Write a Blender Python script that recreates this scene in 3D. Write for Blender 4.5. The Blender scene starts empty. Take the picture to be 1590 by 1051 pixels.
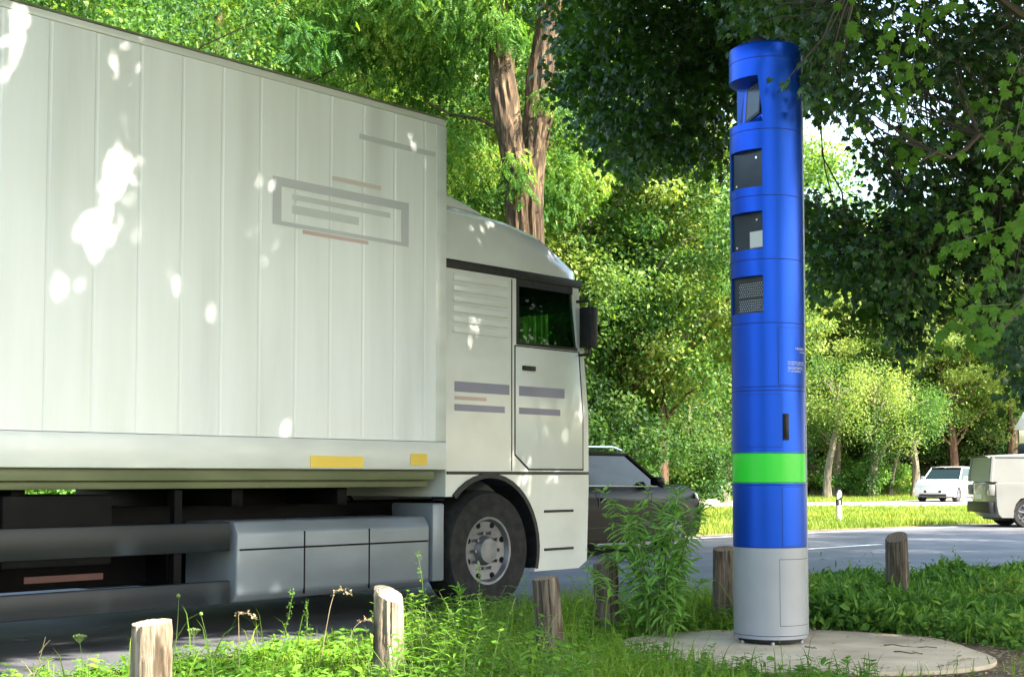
import bpy, bmesh, math, random
import numpy as np
from mathutils import Vector, Matrix, Euler
R = math.radians
random.seed(7); rng = np.random.default_rng(11)
sc = bpy.context.scene
COL = sc.collection

# ------------------------------------------------------------------ camera
F, HZ, CH = 2200.0, 740.0, 1.11            # focal length and horizon in photograph pixels, camera height
PITCH = 3.12
cam_d = bpy.data.cameras.new('camera'); cam = bpy.data.objects.new('camera', cam_d); COL.objects.link(cam)
cam.location = (0, 0, CH); cam.rotation_euler = (R(90 + PITCH), 0, 0)
cam_d.sensor_width = 36; cam_d.lens = F / 1590 * 36
SH = (HZ - 525.5 - F * math.tan(R(PITCH))) / 1590
cam_d.shift_y = SH; cam_d.clip_end = 2000; cam_d.clip_start = .05
sc.camera = cam

# ------------------------------------------------------------------ sky and sun
S = Vector((.70, -.36, .80)).normalized()          # towards the sun
world = bpy.data.worlds.new("World"); sc.world = world; world.use_nodes = True
nt = world.node_tree; bg = nt.nodes['Background']
sky = nt.nodes.new('ShaderNodeTexSky'); sky.sky_type = 'NISHITA'; sky.sun_disc = False
sky.sun_elevation = math.asin(S.z); sky.sun_rotation = math.atan2(S.x, S.y)
sky.air_density = 1.3; sky.dust_density = 2.5
nt.links.new(sky.outputs[0], bg.inputs[0]); bg.inputs[1].default_value = .15
sun_d = bpy.data.lights.new('sun', 'SUN'); sun = bpy.data.objects.new('sun', sun_d); COL.objects.link(sun)
sun_d.energy = 5.0; sun_d.angle = R(.55); sun_d.color = (1, .93, .80)
sun.rotation_euler = S.to_track_quat('Z', 'Y').to_euler(); sun.location = (6, -4, 30)
sc.view_settings.view_transform = 'Standard'; sc.view_settings.look = 'None'
sc.view_settings.exposure = 2.38; sc.view_settings.gamma = 1
sc.render.engine = 'CYCLES'
sc.cycles.max_bounces = 7; sc.cycles.diffuse_bounces = 4; sc.cycles.transmission_bounces = 5; sc.cycles.glossy_bounces = 3

# ------------------------------------------------------------------ placing
U = Vector((.6547, .7559, 0)); N = Vector((-.7559, .6547, 0))       # along the road, across the road (away)
ROAD_ANG = math.atan2(U.y, U.x)
def W(s, p, z=0): return Vector((U.x*s + N.x*p, U.y*s + N.y*p, z))
def SP(x, y): return (U.x*x + U.y*y, N.x*x + N.y*y)
def at(px, py, D):
    "a point at depth D (metres ahead) seen at photograph pixel px, py"
    a = (px - 795) / F; b = (525.5 - py) / F + SH * 1590 / F
    c, s_ = math.cos(R(PITCH)), math.sin(R(PITCH))
    d = Vector((a, c - b * s_, s_ + b * c)); return Vector((0, 0, CH)) + d * (D / d.y)
def G(px, py, z=0):
    a = at(px, py, 1.0) - Vector((0, 0, CH)); t = (z - CH) / a.z
    return Vector((0, 0, CH)) + a * t
def gz(x, y):
    t = min(1, max(0, (y - 66) / 30)); return 1.3 * t*t*(3 - 2*t)

# ------------------------------------------------------------------ tags and mesh helpers
def tag(o, label=None, cat=None, group=None, kind=None):
    if label: o['label'] = label
    if cat: o['category'] = cat
    if group: o['group'] = group
    if kind: o['kind'] = kind
    return o
def empty(name, loc=(0, 0, 0), rz=0, label=None, cat=None, group=None):
    o = bpy.data.objects.new(name, None); COL.objects.link(o); o.location = loc
    o.rotation_euler = (0, 0, rz); o.empty_display_size = .2
    return tag(o, label, cat, group)
class MB:
    def __init__(s): s.v = []; s.f = []; s.m = []
    def add(s, vs, fs, mi=0):
        k = len(s.v); s.v += [tuple(v) for v in vs]; s.f += [tuple(k + i for i in f) for f in fs]; s.m += [mi]*len(fs); return s
    def box(s, x0, x1, y0, y1, z0, z1, mi=0):
        return s.add([(x0,y0,z0),(x1,y0,z0),(x1,y1,z0),(x0,y1,z0),(x0,y0,z1),(x1,y0,z1),(x1,y1,z1),(x0,y1,z1)],
              [(0,3,2,1),(4,5,6,7),(0,1,5,4),(1,2,6,5),(2,3,7,6),(3,0,4,7)], mi)
    def prism_y(s, poly, y0, y1, mi=0):      # poly in x,z
        n = len(poly)
        return s.add([(a, y0, b) for a, b in poly] + [(a, y1, b) for a, b in poly],
              [tuple(range(n)), tuple(range(2*n-1, n-1, -1))] + [(i, i+n, (i+1) % n + n, (i+1) % n) for i in range(n)], mi)
    def prism_z(s, poly, z0, z1, mi=0):
        n = len(poly)
        return s.add([(a, b, z0) for a, b in poly] + [(a, b, z1) for a, b in poly],
              [tuple(range(n))[::-1], tuple(range(n, 2*n))] + [(i, (i+1) % n, (i+1) % n + n, i+n) for i in range(n)], mi)
    def prism_x(s, poly, x0, x1, mi=0):      # poly in y,z
        n = len(poly)
        return s.add([(x0, a, b) for a, b in poly] + [(x1, a, b) for a, b in poly],
              [tuple(range(n))[::-1], tuple(range(n, 2*n))] + [(i, (i+1) % n, (i+1) % n + n, i+n) for i in range(n)], mi)
    def tube(s, pts, rad, n=8, mi=0, cap=True, wob=0):
        pts = [Vector(p) for p in pts]; k = len(s.v); L = len(pts)
        if not hasattr(rad, '__len__'): rad = [rad]*L
        ref = Vector((0.13, .99, .05)).normalized() if abs((pts[-1]-pts[0]).normalized().y) < .9 else Vector((1, 0, 0))
        for i, p in enumerate(pts):
            t = (pts[min(i+1, L-1)] - pts[max(i-1, 0)]).normalized()
            a = t.cross(ref).normalized(); b = t.cross(a)
            for j in range(n):
                an = 2*math.pi*j/n; r = rad[i] * (1 + (wob*math.sin(j*2.3+i*.6) if wob else 0))
                s.v.append(tuple(p + a*math.cos(an)*r + b*math.sin(an)*r))
        for i in range(L-1):
            for j in range(n):
                s.f.append((k+i*n+j, k+i*n+(j+1) % n, k+(i+1)*n+(j+1) % n, k+(i+1)*n+j)); s.m.append(mi)
        if cap:
            s.f.append(tuple(k+j for j in range(n))[::-1]); s.m.append(mi)
            s.f.append(tuple(k+(L-1)*n+j for j in range(n))); s.m.append(mi)
        return s
    def lathe_y(s, prof, cx, cz, n=32, mi=0):    # prof: (radius, y)
        k = len(s.v)
        for r, y in prof:
            for j in range(n):
                a = 2*math.pi*j/n; s.v.append((cx + r*math.cos(a), y, cz + r*math.sin(a)))
        for i in range(len(prof)-1):
            for j in range(n):
                s.f.append((k+i*n+j, k+i*n+(j+1) % n, k+(i+1)*n+(j+1) % n, k+(i+1)*n+j)); s.m.append(mi)
        return s
    def build(s, name, mats, parent=None, smooth=False, bevel=0, seg=2):
        me = bpy.data.meshes.new(name); me.from_pydata(s.v, [], s.f)
        if not isinstance(mats, (list, tuple)): mats = [mats]
        for m in mats: me.materials.append(m)
        for p, mi in zip(me.polygons, s.m): p.material_index = mi
        bm = bmesh.new(); bm.from_mesh(me)
        bmesh.ops.recalc_face_normals(bm, faces=bm.faces)
        if bevel:
            es = [e for e in bm.edges if len(e.link_faces) == 2 and e.calc_face_angle(0) > R(28)]
            bmesh.ops.bevel(bm, geom=es, offset=bevel, segments=seg, profile=.5, affect='EDGES', clamp_overlap=True)
        bm.to_mesh(me); bm.free()
        if smooth or bevel:
            me.polygons.foreach_set('use_smooth', [True]*len(me.polygons))
            me.set_sharp_from_angle(angle=R(38))
        o = bpy.data.objects.new(name, me); COL.objects.link(o)
        if parent: o.parent = parent
        return o
def np_mesh(name, V, T, mats, parent=None, smooth=False, mi=None):
    "V (n,3) floats, T (m,3) triangles"
    me = bpy.data.meshes.new(name); n, m = len(V), len(T)
    me.vertices.add(n); me.vertices.foreach_set('co', np.ascontiguousarray(V, np.float32).ravel())
    me.loops.add(m*3); me.loops.foreach_set('vertex_index', np.ascontiguousarray(T, np.int32).ravel())
    me.polygons.add(m); me.polygons.foreach_set('loop_start', np.arange(0, m*3, 3, dtype=np.int32))
    if not isinstance(mats, (list, tuple)): mats = [mats]
    for x in mats: me.materials.append(x)
    if mi is not None: me.polygons.foreach_set('material_index', np.asarray(mi, np.int32))
    me.polygons.foreach_set('use_smooth', np.full(m, smooth))
    me.update(calc_edges=True)
    o = bpy.data.objects.new(name, me); COL.objects.link(o)
    if parent: o.parent = parent
    return o
def unit(a): return a / (np.linalg.norm(a, axis=-1, keepdims=True) + 1e-9)
def scatter(tv, tf, P, d, n, s):
    "copy template (tv,tf) to points P with leaf axis d (template y), normal n (template z), size s"
    P = np.asarray(P, float); d = unit(d); n = n - (n*d).sum(1, keepdims=True)*d; n = unit(n); sd = np.cross(d, n)
    s = np.broadcast_to(np.asarray(s, float), (len(P),))[:, None, None]
    V = P[:, None, :] + s*(tv[None, :, 0:1]*sd[:, None, :] + tv[None, :, 1:2]*d[:, None, :] + tv[None, :, 2:3]*n[:, None, :])
    T = tf[None] + (np.arange(len(P))*len(tv))[:, None, None]
    return V.reshape(-1, 3), T.reshape(-1, 3)
def joinm(parts):
    Vs, Ts, k = [], [], 0
    for V, T in parts: Vs.append(V); Ts.append(T + k); k += len(V)
    return np.concatenate(Vs), np.concatenate(Ts)

# leaf templates (x side, y along, z up)
def tmpl(pts, tris): return np.array(pts, float), np.array(tris, int)
DIAM = tmpl([(0,0,0),(.36,.45,.08),(0,1,-.05),(-.36,.45,.08)], [(0,1,2),(0,2,3)])
OVAL = tmpl([(0,0,0),(.24,.22,.05),(.30,.5,.07),(.17,.8,.02),(0,1,-.08),(-.17,.8,.02),(-.30,.5,.07),(-.24,.22,.05),(0,.5,0)],
            [(0,1,8),(1,2,8),(2,3,8),(3,4,8),(4,5,8),(5,6,8),(6,7,8),(7,0,8)])
LANCE = tmpl([(0,0,0),(.11,.3,.03),(.09,.62,.02),(0,1,-.12),(-.09,.62,.02),(-.11,.3,.03),(0,.45,-.0)],
             [(0,1,6),(1,2,6),(2,3,6),(3,4,6),(4,5,6),(5,0,6)])
_m = [(0,0,0),(.20,.02,-.02),(.34,-.06,-.04),(.36,.14,-.02),(.56,.30,-.08),(.34,.40,0),(.34,.66,-.06),(.16,.62,0),(0,1.0,-.14)]
_m = _m + [(-a,b,c) for a,b,c in _m[1:8][::-1]] + [(0,.34,.05)]
MAPLE = tmpl(_m, [(i,(i+1) % 16,16) for i in range(16)])
def frond_t(nl=6, w=.32, lw=.085):
    pts, tr = [], []
    for i in range(nl):
        y = .14 + .8*i/nl; L = w*(1-.45*i/nl)
        for sg in (-1, 1):
            k = len(pts); z0 = -.25*y*y
            pts += [(0,y,z0),(sg*L*.5,y+lw+.03,z0+.01),(sg*L,y+.06,z0-.06),(sg*L*.5,y-lw*.7+.03,z0+.01)]
            tr += [(k,k+1,k+2),(k,k+2,k+3)]
    k = len(pts); pts += [(0,.94,-.22),(.05,1.03,-.27),(0,1.16,-.34),(-.05,1.03,-.27)]; tr += [(k,k+1,k+2),(k,k+2,k+3)]
    return tmpl(pts, tr)
FROND = frond_t()

# ------------------------------------------------------------------ materials
def mat(name, col=(.5,.5,.5), rough=.5, metal=0, spec=.5, coat=0, emit=None):
    m = bpy.data.materials.new(name); m.use_nodes = True; b = m.node_tree.nodes['Principled BSDF']
    b.inputs['Base Color'].default_value = (*col, 1); b.inputs['Roughness'].default_value = rough
    b.inputs['Metallic'].default_value = metal; b.inputs['Specular IOR Level'].default_value = spec
    b.inputs['Coat Weight'].default_value = coat; b.inputs['Coat Roughness'].default_value = .08
    return m
def nodes(m): return m.node_tree.nodes, m.node_tree.links, m.node_tree.nodes['Principled BSDF']
def noisy(name, stops, scale=(1,1,1), ns=8, detail=6, rough=.7, spec=.3, bump=0, bscale=None, metal=0, coat=0, rrange=None, dist=0):
    m = mat(name, (.5,.5,.5), rough, metal, spec, coat); n, l, b = nodes(m)
    tc = n.new('ShaderNodeTexCoord'); mp = n.new('ShaderNodeMapping'); mp.inputs['Scale'].default_value = scale
    t = n.new('ShaderNodeTexNoise'); t.inputs['Scale'].default_value = ns; t.inputs['Detail'].default_value = detail
    t.inputs['Distortion'].default_value = dist
    cr = n.new('ShaderNodeValToRGB'); e = cr.color_ramp.elements
    while len(e) < len(stops): e.new(.5)
    for k, (p, c) in enumerate(stops): e[k].position = p; e[k].color = (*c, 1)
    l.new(tc.outputs['Object'], mp.inputs[0]); l.new(mp.outputs[0], t.inputs[0]); l.new(t.outputs[0], cr.inputs[0]); l.new(cr.outputs[0], b.inputs['Base Color'])
    if rrange:
        mr = n.new('ShaderNodeMapRange'); mr.inputs[3].default_value = rrange[0]; mr.inputs[4].default_value = rrange[1]
        l.new(t.outputs[0], mr.inputs[0]); l.new(mr.outputs[0], b.inputs['Roughness'])
    if bump:
        bp = n.new('ShaderNodeBump'); bp.inputs['Strength'].default_value = bump; bp.inputs['Distance'].default_value = .02
        if bscale:
            t2 = n.new('ShaderNodeTexNoise'); t2.inputs['Scale'].default_value = bscale; t2.inputs['Detail'].default_value = 8
            l.new(mp.outputs[0], t2.inputs[0]); l.new(t2.outputs[0], bp.inputs['Height'])
        else: l.new(t.outputs[0], bp.inputs['Height'])
        l.new(bp.outputs[0], b.inputs['Normal'])
    return m
def leafmat(name, stops, trans=.45, tcol=None, rough=.55, spec=.22, patch=None, obj_rand=False):
    m = mat(name, (.1,.2,.03), rough, 0, spec); n, l, b = nodes(m)
    geo = n.new('ShaderNodeNewGeometry'); tc = n.new('ShaderNodeTexCoord')
    t = n.new('ShaderNodeTexNoise'); t.inputs['Scale'].default_value = .45; t.inputs['Detail'].default_value = 3
    l.new(tc.outputs['Object'], t.inputs[0])
    a = n.new('ShaderNodeMath'); a.operation = 'MULTIPLY_ADD'; a.inputs[1].default_value = .55
    l.new(geo.outputs['Random Per Island'], a.inputs[0])
    mr = n.new('ShaderNodeMapRange'); mr.inputs[1].default_value = .32; mr.inputs[2].default_value = .68; mr.inputs[3].default_value = -.1; mr.inputs[4].default_value = .55
    l.new(t.outputs[0], mr.inputs[0]); l.new(mr.outputs[0], a.inputs[2])
    cr = n.new('ShaderNodeValToRGB'); e = cr.color_ramp.elements
    while len(e) < len(stops): e.new(.5)
    for k, (p, c) in enumerate(stops): e[k].position = p; e[k].color = (*c, 1)
    l.new(a.outputs[0], cr.inputs[0]); l.new(cr.outputs[0], b.inputs['Base Color'])
    tr = n.new('ShaderNodeBsdfTranslucent'); mix = n.new('ShaderNodeMixShader'); mix.inputs[0].default_value = trans
    mc = n.new('ShaderNodeMix'); mc.data_type = 'RGBA'; mc.blend_type = 'MULTIPLY'; mc.inputs[0].default_value = 1
    mc.inputs[7].default_value = (*(tcol or (1.5, 1.42, .62)), 1)
    l.new(cr.outputs[0], mc.inputs[6]); l.new(mc.outputs[2], tr.inputs[0])
    l.new(b.outputs[0], mix.inputs[1]); l.new(tr.outputs[0], mix.inputs[2])
    l.new(mix.outputs[0], n['Material Output'].inputs[0])
    return m
M = {}
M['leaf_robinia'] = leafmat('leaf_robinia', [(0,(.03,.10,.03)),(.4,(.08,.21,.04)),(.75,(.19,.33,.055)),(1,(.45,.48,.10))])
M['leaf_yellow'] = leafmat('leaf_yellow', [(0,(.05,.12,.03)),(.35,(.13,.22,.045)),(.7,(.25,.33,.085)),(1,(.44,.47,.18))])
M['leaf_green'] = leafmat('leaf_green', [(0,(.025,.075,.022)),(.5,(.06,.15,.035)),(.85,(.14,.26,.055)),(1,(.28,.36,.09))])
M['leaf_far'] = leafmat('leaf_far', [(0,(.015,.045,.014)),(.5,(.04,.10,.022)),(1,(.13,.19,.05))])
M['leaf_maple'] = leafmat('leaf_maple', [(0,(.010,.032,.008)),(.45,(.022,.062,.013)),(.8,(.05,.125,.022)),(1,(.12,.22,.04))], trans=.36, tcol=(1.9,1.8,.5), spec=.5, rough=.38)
M['leaf_young'] = leafmat('leaf_young', [(0,(.07,.17,.02)),(.6,(.12,.25,.03)),(1,(.2,.32,.05))], trans=.5)
M['grass'] = leafmat('grass_blade', [(0,(.06,.14,.015)),(.5,(.13,.25,.025)),(.85,(.25,.35,.04)),(1,(.42,.40,.13))], trans=.4, tcol=(1.4,1.4,.5))
M['grass_far'] = leafmat('grass_far', [(0,(.09,.16,.02)),(.5,(.17,.25,.03)),(.85,(.30,.33,.06)),(1,(.45,.40,.15))], trans=.35, tcol=(1.3,1.3,.6))
M['weed'] = leafmat('weed_leaf', [(0,(.06,.16,.02)),(.5,(.12,.27,.03)),(.9,(.22,.38,.045)),(1,(.38,.42,.05))], trans=.4, tcol=(1.4,1.4,.5))
M['bush'] = leafmat('bush_leaf', [(0,(.11,.24,.05)),(.5,(.22,.42,.09)),(.9,(.34,.55,.14)),(1,(.42,.58,.16))], trans=.4, tcol=(1.4,1.4,.5))
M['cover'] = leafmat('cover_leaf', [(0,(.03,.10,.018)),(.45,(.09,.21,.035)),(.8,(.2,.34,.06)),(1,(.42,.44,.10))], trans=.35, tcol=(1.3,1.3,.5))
M['ivy'] = leafmat('ivy_leaf', [(0,(.02,.06,.015)),(.6,(.05,.12,.02)),(1,(.14,.2,.05))], trans=.2)
M['dry'] = noisy('dry_stem', [(0,(.25,.17,.09)),(1,(.5,.4,.24))], ns=30)
M['stem'] = noisy('green_stem', [(0,(.07,.13,.03)),(1,(.17,.22,.06))], ns=12)
M['bark'] = noisy('bark', [(.25,(.015,.010,.006)),(.5,(.070,.046,.026)),(.75,(.19,.13,.07))], scale=(5,5,.8), ns=3.0, detail=8, rough=.9, bump=1, bscale=3.5, dist=.6)
M['bark_red'] = noisy('bark_red', [(.25,(.03,.018,.012)),(.6,(.11,.06,.036)),(.8,(.18,.11,.07))], scale=(4,4,1), ns=3, rough=.9, bump=.8)
M['bark_grey'] = noisy('bark_grey', [(.25,(.06,.05,.035)),(.6,(.22,.19,.13)),(.8,(.38,.34,.25))], scale=(4,4,1), ns=3, rough=.9, bump=.8)
M['twig'] = noisy('twig', [(0,(.03,.025,.018)),(1,(.09,.07,.05))], ns=10)
M['asphalt'] = noisy('asphalt', [(.3,(.05,.05,.056)),(.47,(.078,.079,.088)),(.53,(.092,.094,.104)),(.75,(.13,.13,.14))], scale=(1,1,1), ns=.9, detail=15, dist=.4, rough=.62, spec=.45, bump=.35, bscale=90)
M['side_asphalt'] = noisy('side_asphalt', [(.3,(.30,.28,.24)),(.7,(.42,.40,.35))], ns=2, detail=8, rough=.9)
M['ground'] = noisy('ground', [(.3,(.055,.045,.022)),(.5,(.07,.085,.022)),(.7,(.11,.14,.03))], ns=.9, detail=9, rough=.95, bump=.7, bscale=12)
M['soil'] = noisy('soil', [(.25,(.07,.045,.028)),(.5,(.16,.11,.065)),(.75,(.27,.2,.12))], ns=3.2, detail=10, rough=.97, bump=1, bscale=18)
M['concrete'] = noisy('concrete', [(.2,(.32,.24,.165)),(.42,(.56,.455,.325)),(.58,(.66,.545,.395)),(.8,(.76,.65,.49))], ns=2.6, detail=10, rough=.88, bump=.35, bscale=40)
M['line'] = noisy('road_paint', [(.3,(.5,.5,.48)),(.6,(.75,.75,.72))], ns=6, rough=.6)
def paint(name, col, rough=.3, coat=.3, v=.12):
    return noisy(name, [(.3, tuple(c*(1-v) for c in col)), (.7, col)], ns=1.6, detail=5, rough=rough, spec=.5, coat=coat, rrange=(rough*.85, rough*1.25))
M['blue'] = paint('blue_paint', (0,.066,.53), .34, 0, .07); M['blue'].node_tree.nodes['Principled BSDF'].inputs['Metallic'].default_value = .62
M['green_band'] = paint('green_paint', (.01,.62,.02), .38, .2, .04)
M['pillar_grey'] = noisy('grey_paint', [(.3,(.29,.30,.32)),(.7,(.34,.35,.37))], ns=3, rough=.45, spec=.4, metal=.15)
M['seam'] = mat('seam', (.002,.012,.10), .6)
M['dark_gap'] = mat('dark_gap', (.01,.01,.012), .7)
M['black'] = noisy('black_plastic', [(.3,(.010,.010,.011)),(.7,(.022,.022,.024))], ns=20, rough=.5)
M['panel_glass'] = noisy('smoked_glass', [(.3,(.018,.026,.036)),(.7,(.03,.042,.055))], ns=8, rough=.22, spec=.3)
M['reader'] = mat('pale_plate', (.55,.55,.5), .45)
M['reader_edge'] = mat('pale_edge', (.28,.28,.25), .45)
M['led'] = mat('led_lens', (.55,.58,.6), .2, .3)
M['white_text'] = mat('white_text', (.55,.6,.75), .5)
M['truck_white'] = noisy('truck_panel', [(.2,(.56,.58,.57)),(.45,(.70,.725,.725)),(.6,(.75,.775,.78)),(.8,(.79,.81,.815))], scale=(1.6,1.6,.16), ns=2.4, detail=10, rough=.42, spec=.4, coat=.15)
M['cab_white'] = noisy('cab_paint', [(.25,(.56,.58,.56)),(.6,(.66,.68,.66))], ns=2, detail=7, rough=.22, coat=.5)
M['rail_white'] = noisy('rail_paint', [(.3,(.56,.58,.56)),(.7,(.66,.68,.66))], scale=(.3,1,1), ns=6, rough=.3, coat=.3)
M['olive'] = noisy('olive_reflection_trim', [(.3,(.09,.11,.055)),(.7,(.16,.18,.10))], scale=(.3,1,1), ns=5, rough=.4)  # olive is a reflection painted onto the subframe; roof trim shares it
M['chassis'] = noisy('chassis_paint', [(.3,(.0015,.0015,.002)),(.7,(.005,.005,.006))], ns=6, rough=.6, spec=.1)
M['guard'] = noisy('guard_paint', [(.3,(.006,.009,.012)),(.7,(.011,.015,.02))], scale=(.3,1,1), ns=5, rough=.4, metal=0, spec=.3)
M['tank'] = noisy('skirt_paint', [(.3,(.15,.175,.20)),(.7,(.21,.24,.27))], scale=(.4,1,1), ns=3, detail=8, rough=.38, metal=.25)
M['rubber'] = noisy('rubber', [(.3,(.012,.012,.013)),(.7,(.03,.029,.028))], ns=15, rough=.85)
M['rim'] = noisy('rim_metal', [(.3,(.12,.125,.14)),(.7,(.2,.205,.22))], ns=8, rough=.45, metal=.6)
M['yellow'] = paint('yellow_reflector', (.72,.5,.03), .35, .3)
M['orange'] = paint('orange_lens', (.8,.25,.02), .2, .5)
M['red'] = paint('red_print', (.56,.40,.37), .4, .2)
M['pink'] = paint('faint_red_print', (.62,.56,.53), .4, .2)
M['rust'] = paint('rusty_red', (.05,.012,.008), .6, 0)
M['navy'] = paint('navy_print', (.22,.22,.32), .4, .2)
M['slate'] = paint('slate_print', (.50,.52,.545), .4, .2)
M['pale_print'] = paint('pale_print', (.55,.58,.58), .4, .2)
M['car_black'] = mat('dark_car_paint', (.002,.0022,.004), .25, 0, .08)
M['car_silver'] = paint('silver_paint', (.42,.45,.5), .25, .7)
M['car_white'] = paint('white_car_paint', (.5,.52,.54), .25, .5)
M['car_olive'] = paint('grey_green_paint', (.15,.17,.12), .25, .7)
M['van_paint'] = paint('van_paint', (.215,.215,.20), .3, .5)
M['glass'] = mat('car_glass', (.006,.014,.009), .08, 0, .35, 0)
M['chrome'] = mat('chrome', (.6,.6,.62), .15, 1)
M['lamp_glass'] = mat('lamp_glass', (.6,.62,.65), .12, .1, .6, .6)
M['red_lens'] = mat('red_lens', (.35,.01,.01), .15, 0, .5, .5)
M['plate'] = mat('number_plate', (.7,.7,.68), .4)
M['steel'] = noisy('galvanised', [(.3,(.34,.34,.35)),(.7,(.45,.45,.46))], ns=6, rough=.5, metal=.6)
M['sign_pale'] = noisy('sign_back', [(.3,(.5,.5,.5)),(.7,(.6,.6,.6))], ns=4, rough=.5)
M['sign_cream'] = mat('sign_cream', (.6,.52,.36), .5)
M['white_plastic'] = noisy('white_plastic', [(.3,(.62,.62,.6)),(.7,(.78,.78,.76))], ns=12, rough=.5)
M['seat'] = mat('seat_cloth', (.03,.03,.035), .9)
# window pane that one really sees through, tinted
def pane_mat():
    m = mat('tinted_pane', (.5,.72,.5), .03, 0, .5); n, l, b = nodes(m)
    t = n.new('ShaderNodeBsdfTransparent'); t.inputs[0].default_value = (.16,.42,.16,1)
    g = n.new('ShaderNodeBsdfGlossy'); g.inputs['Roughness'].default_value = .03; g.inputs[0].default_value = (.8,.8,.8,1)
    fr = n.new('ShaderNodeFresnel'); fr.inputs[0].default_value = 1.5
    mx = n.new('ShaderNodeMixShader'); l.new(fr.outputs[0], mx.inputs[0]); l.new(t.outputs[0], mx.inputs[1]); l.new(g.outputs[0], mx.inputs[2])
    l.new(mx.outputs[0], n['Material Output'].inputs[0]); return m
M['pane'] = pane_mat()
# weathered log: long vertical streaks, dark weather stains, pale grain
def wood_mat(name, c0, c1, c2, stain=.35):
    m = noisy(name, [(.28,c0),(.5,c1),(.72,c2)], scale=(16,16,1.3), ns=2.2, detail=9, rough=.9, bump=1, dist=.5)
    n, l, b = nodes(m); tc = n.new('ShaderNodeTexCoord'); mp = n.new('ShaderNodeMapping'); mp.inputs['Scale'].default_value = (9,9,1.6)
    t = n.new('ShaderNodeTexNoise'); t.inputs['Scale'].default_value = 1.5; t.inputs['Detail'].default_value = 5
    r = n.new('ShaderNodeValToRGB'); r.color_ramp.elements[0].position = .52; r.color_ramp.elements[1].position = .6
    r.color_ramp.elements[0].color = (1,1,1,1); r.color_ramp.elements[1].color = (stain,stain*.9,stain*.8,1)
    mx = n.new('ShaderNodeMix'); mx.data_type = 'RGBA'; mx.blend_type = 'MULTIPLY'; mx.inputs[0].default_value = 1
    src = b.inputs['Base Color'].links[0].from_socket
    l.new(tc.outputs['Object'], mp.inputs[0]); l.new(mp.outputs[0], t.inputs[0]); l.new(t.outputs[0], r.inputs[0])
    l.new(src, mx.inputs[6]); l.new(r.outputs[0], mx.inputs[7]); l.new(mx.outputs[2], b.inputs['Base Color']); return m
M['log_pale'] = wood_mat('pale_log', (.08,.06,.04), (.24,.19,.135), (.38,.33,.25))
M['log_dark'] = wood_mat('dark_log', (.04,.031,.023), (.13,.105,.078), (.25,.21,.165), .55)
def ring_mat(name, a, b_):
    m = mat(name, a, .9); n, l, b = nodes(m); tc = n.new('ShaderNodeTexCoord')
    w = n.new('ShaderNodeTexWave'); w.wave_type = 'RINGS'; w.rings_direction = 'Z'; w.inputs['Scale'].default_value = 22; w.inputs['Distortion'].default_value = 6; w.inputs['Detail'].default_value = 5
    r = n.new('ShaderNodeValToRGB'); r.color_ramp.elements[0].color = (*a,1); r.color_ramp.elements[1].color = (*b_,1)
    l.new(tc.outputs['Object'], w.inputs[0]); l.new(w.outputs[0], r.inputs[0]); l.new(r.outputs[0], b.inputs['Base Color'])
    bp = n.new('ShaderNodeBump'); bp.inputs['Strength'].default_value = .5; bp.inputs['Distance'].default_value = .01; l.new(w.outputs[0], bp.inputs['Height']); l.new(bp.outputs[0], b.inputs['Normal']); return m
M['end_pale'] = ring_mat('pale_end_grain', (.22,.17,.11), (.5,.44,.34))
M['end_dark'] = ring_mat('dark_end_grain', (.12,.085,.055), (.34,.26,.18))

# ------------------------------------------------------------------ setting: ground, roads, pad
def grid(name, xs, ys, zf, m):
    X, Y = np.meshgrid(xs, ys); Z = np.vectorize(zf)(X, Y); V = np.stack([X, Y, Z], -1).reshape(-1, 3)
    nx = len(xs); T = []
    for j in range(len(ys)-1):
        for i in range(nx-1):
            a = j*nx+i; T += [(a,a+1,a+nx+1),(a,a+nx+1,a+nx)]
    return np_mesh(name, V, np.array(T), m, smooth=True)
xs = np.concatenate([[-900,-300,-120], np.arange(-60,61,3.), [120,300,900]])
ys = np.concatenate([[-900,-300,-80,-30], np.arange(-9,130,3.), [180,400,1200]])
tag(grid('ground', xs, ys, gz, M['ground']), kind='structure')
def shift(s): return -max(0, s-14)**2/190 if s < 60 else -max(0, 46)**2/190 - (s-60)*.5
def strip(name, p0, p1, z, m, s0=-60, s1=46, ds=2, kind='structure', wig=0):
    V, T = [], []; ss = np.arange(s0, s1+.1, ds)
    for i, s in enumerate(ss):
        w0 = wig*(random.random()-.5); w1 = wig*(random.random()-.5)
        V += [tuple(W(s, p0+shift(s)+w0, z)), tuple(W(s, p1+shift(s)+w1, z))]
        if i: k = 2*i; T += [(k-2,k,k+1),(k-2,k+1,k-1)]
    return tag(np_mesh(name, np.array(V), np.array(T), m), kind=kind)
strip('road', 7.05, 14.95, .012, M['asphalt'], wig=.0)
strip('road_edge_soil', 14.9, 15.5, .006, M['soil'], ds=.5, wig=.25)
strip('near_edge_soil', 6.8, 7.1, .006, M['soil'], s0=-10, s1=30, ds=.4, wig=.2)
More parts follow.
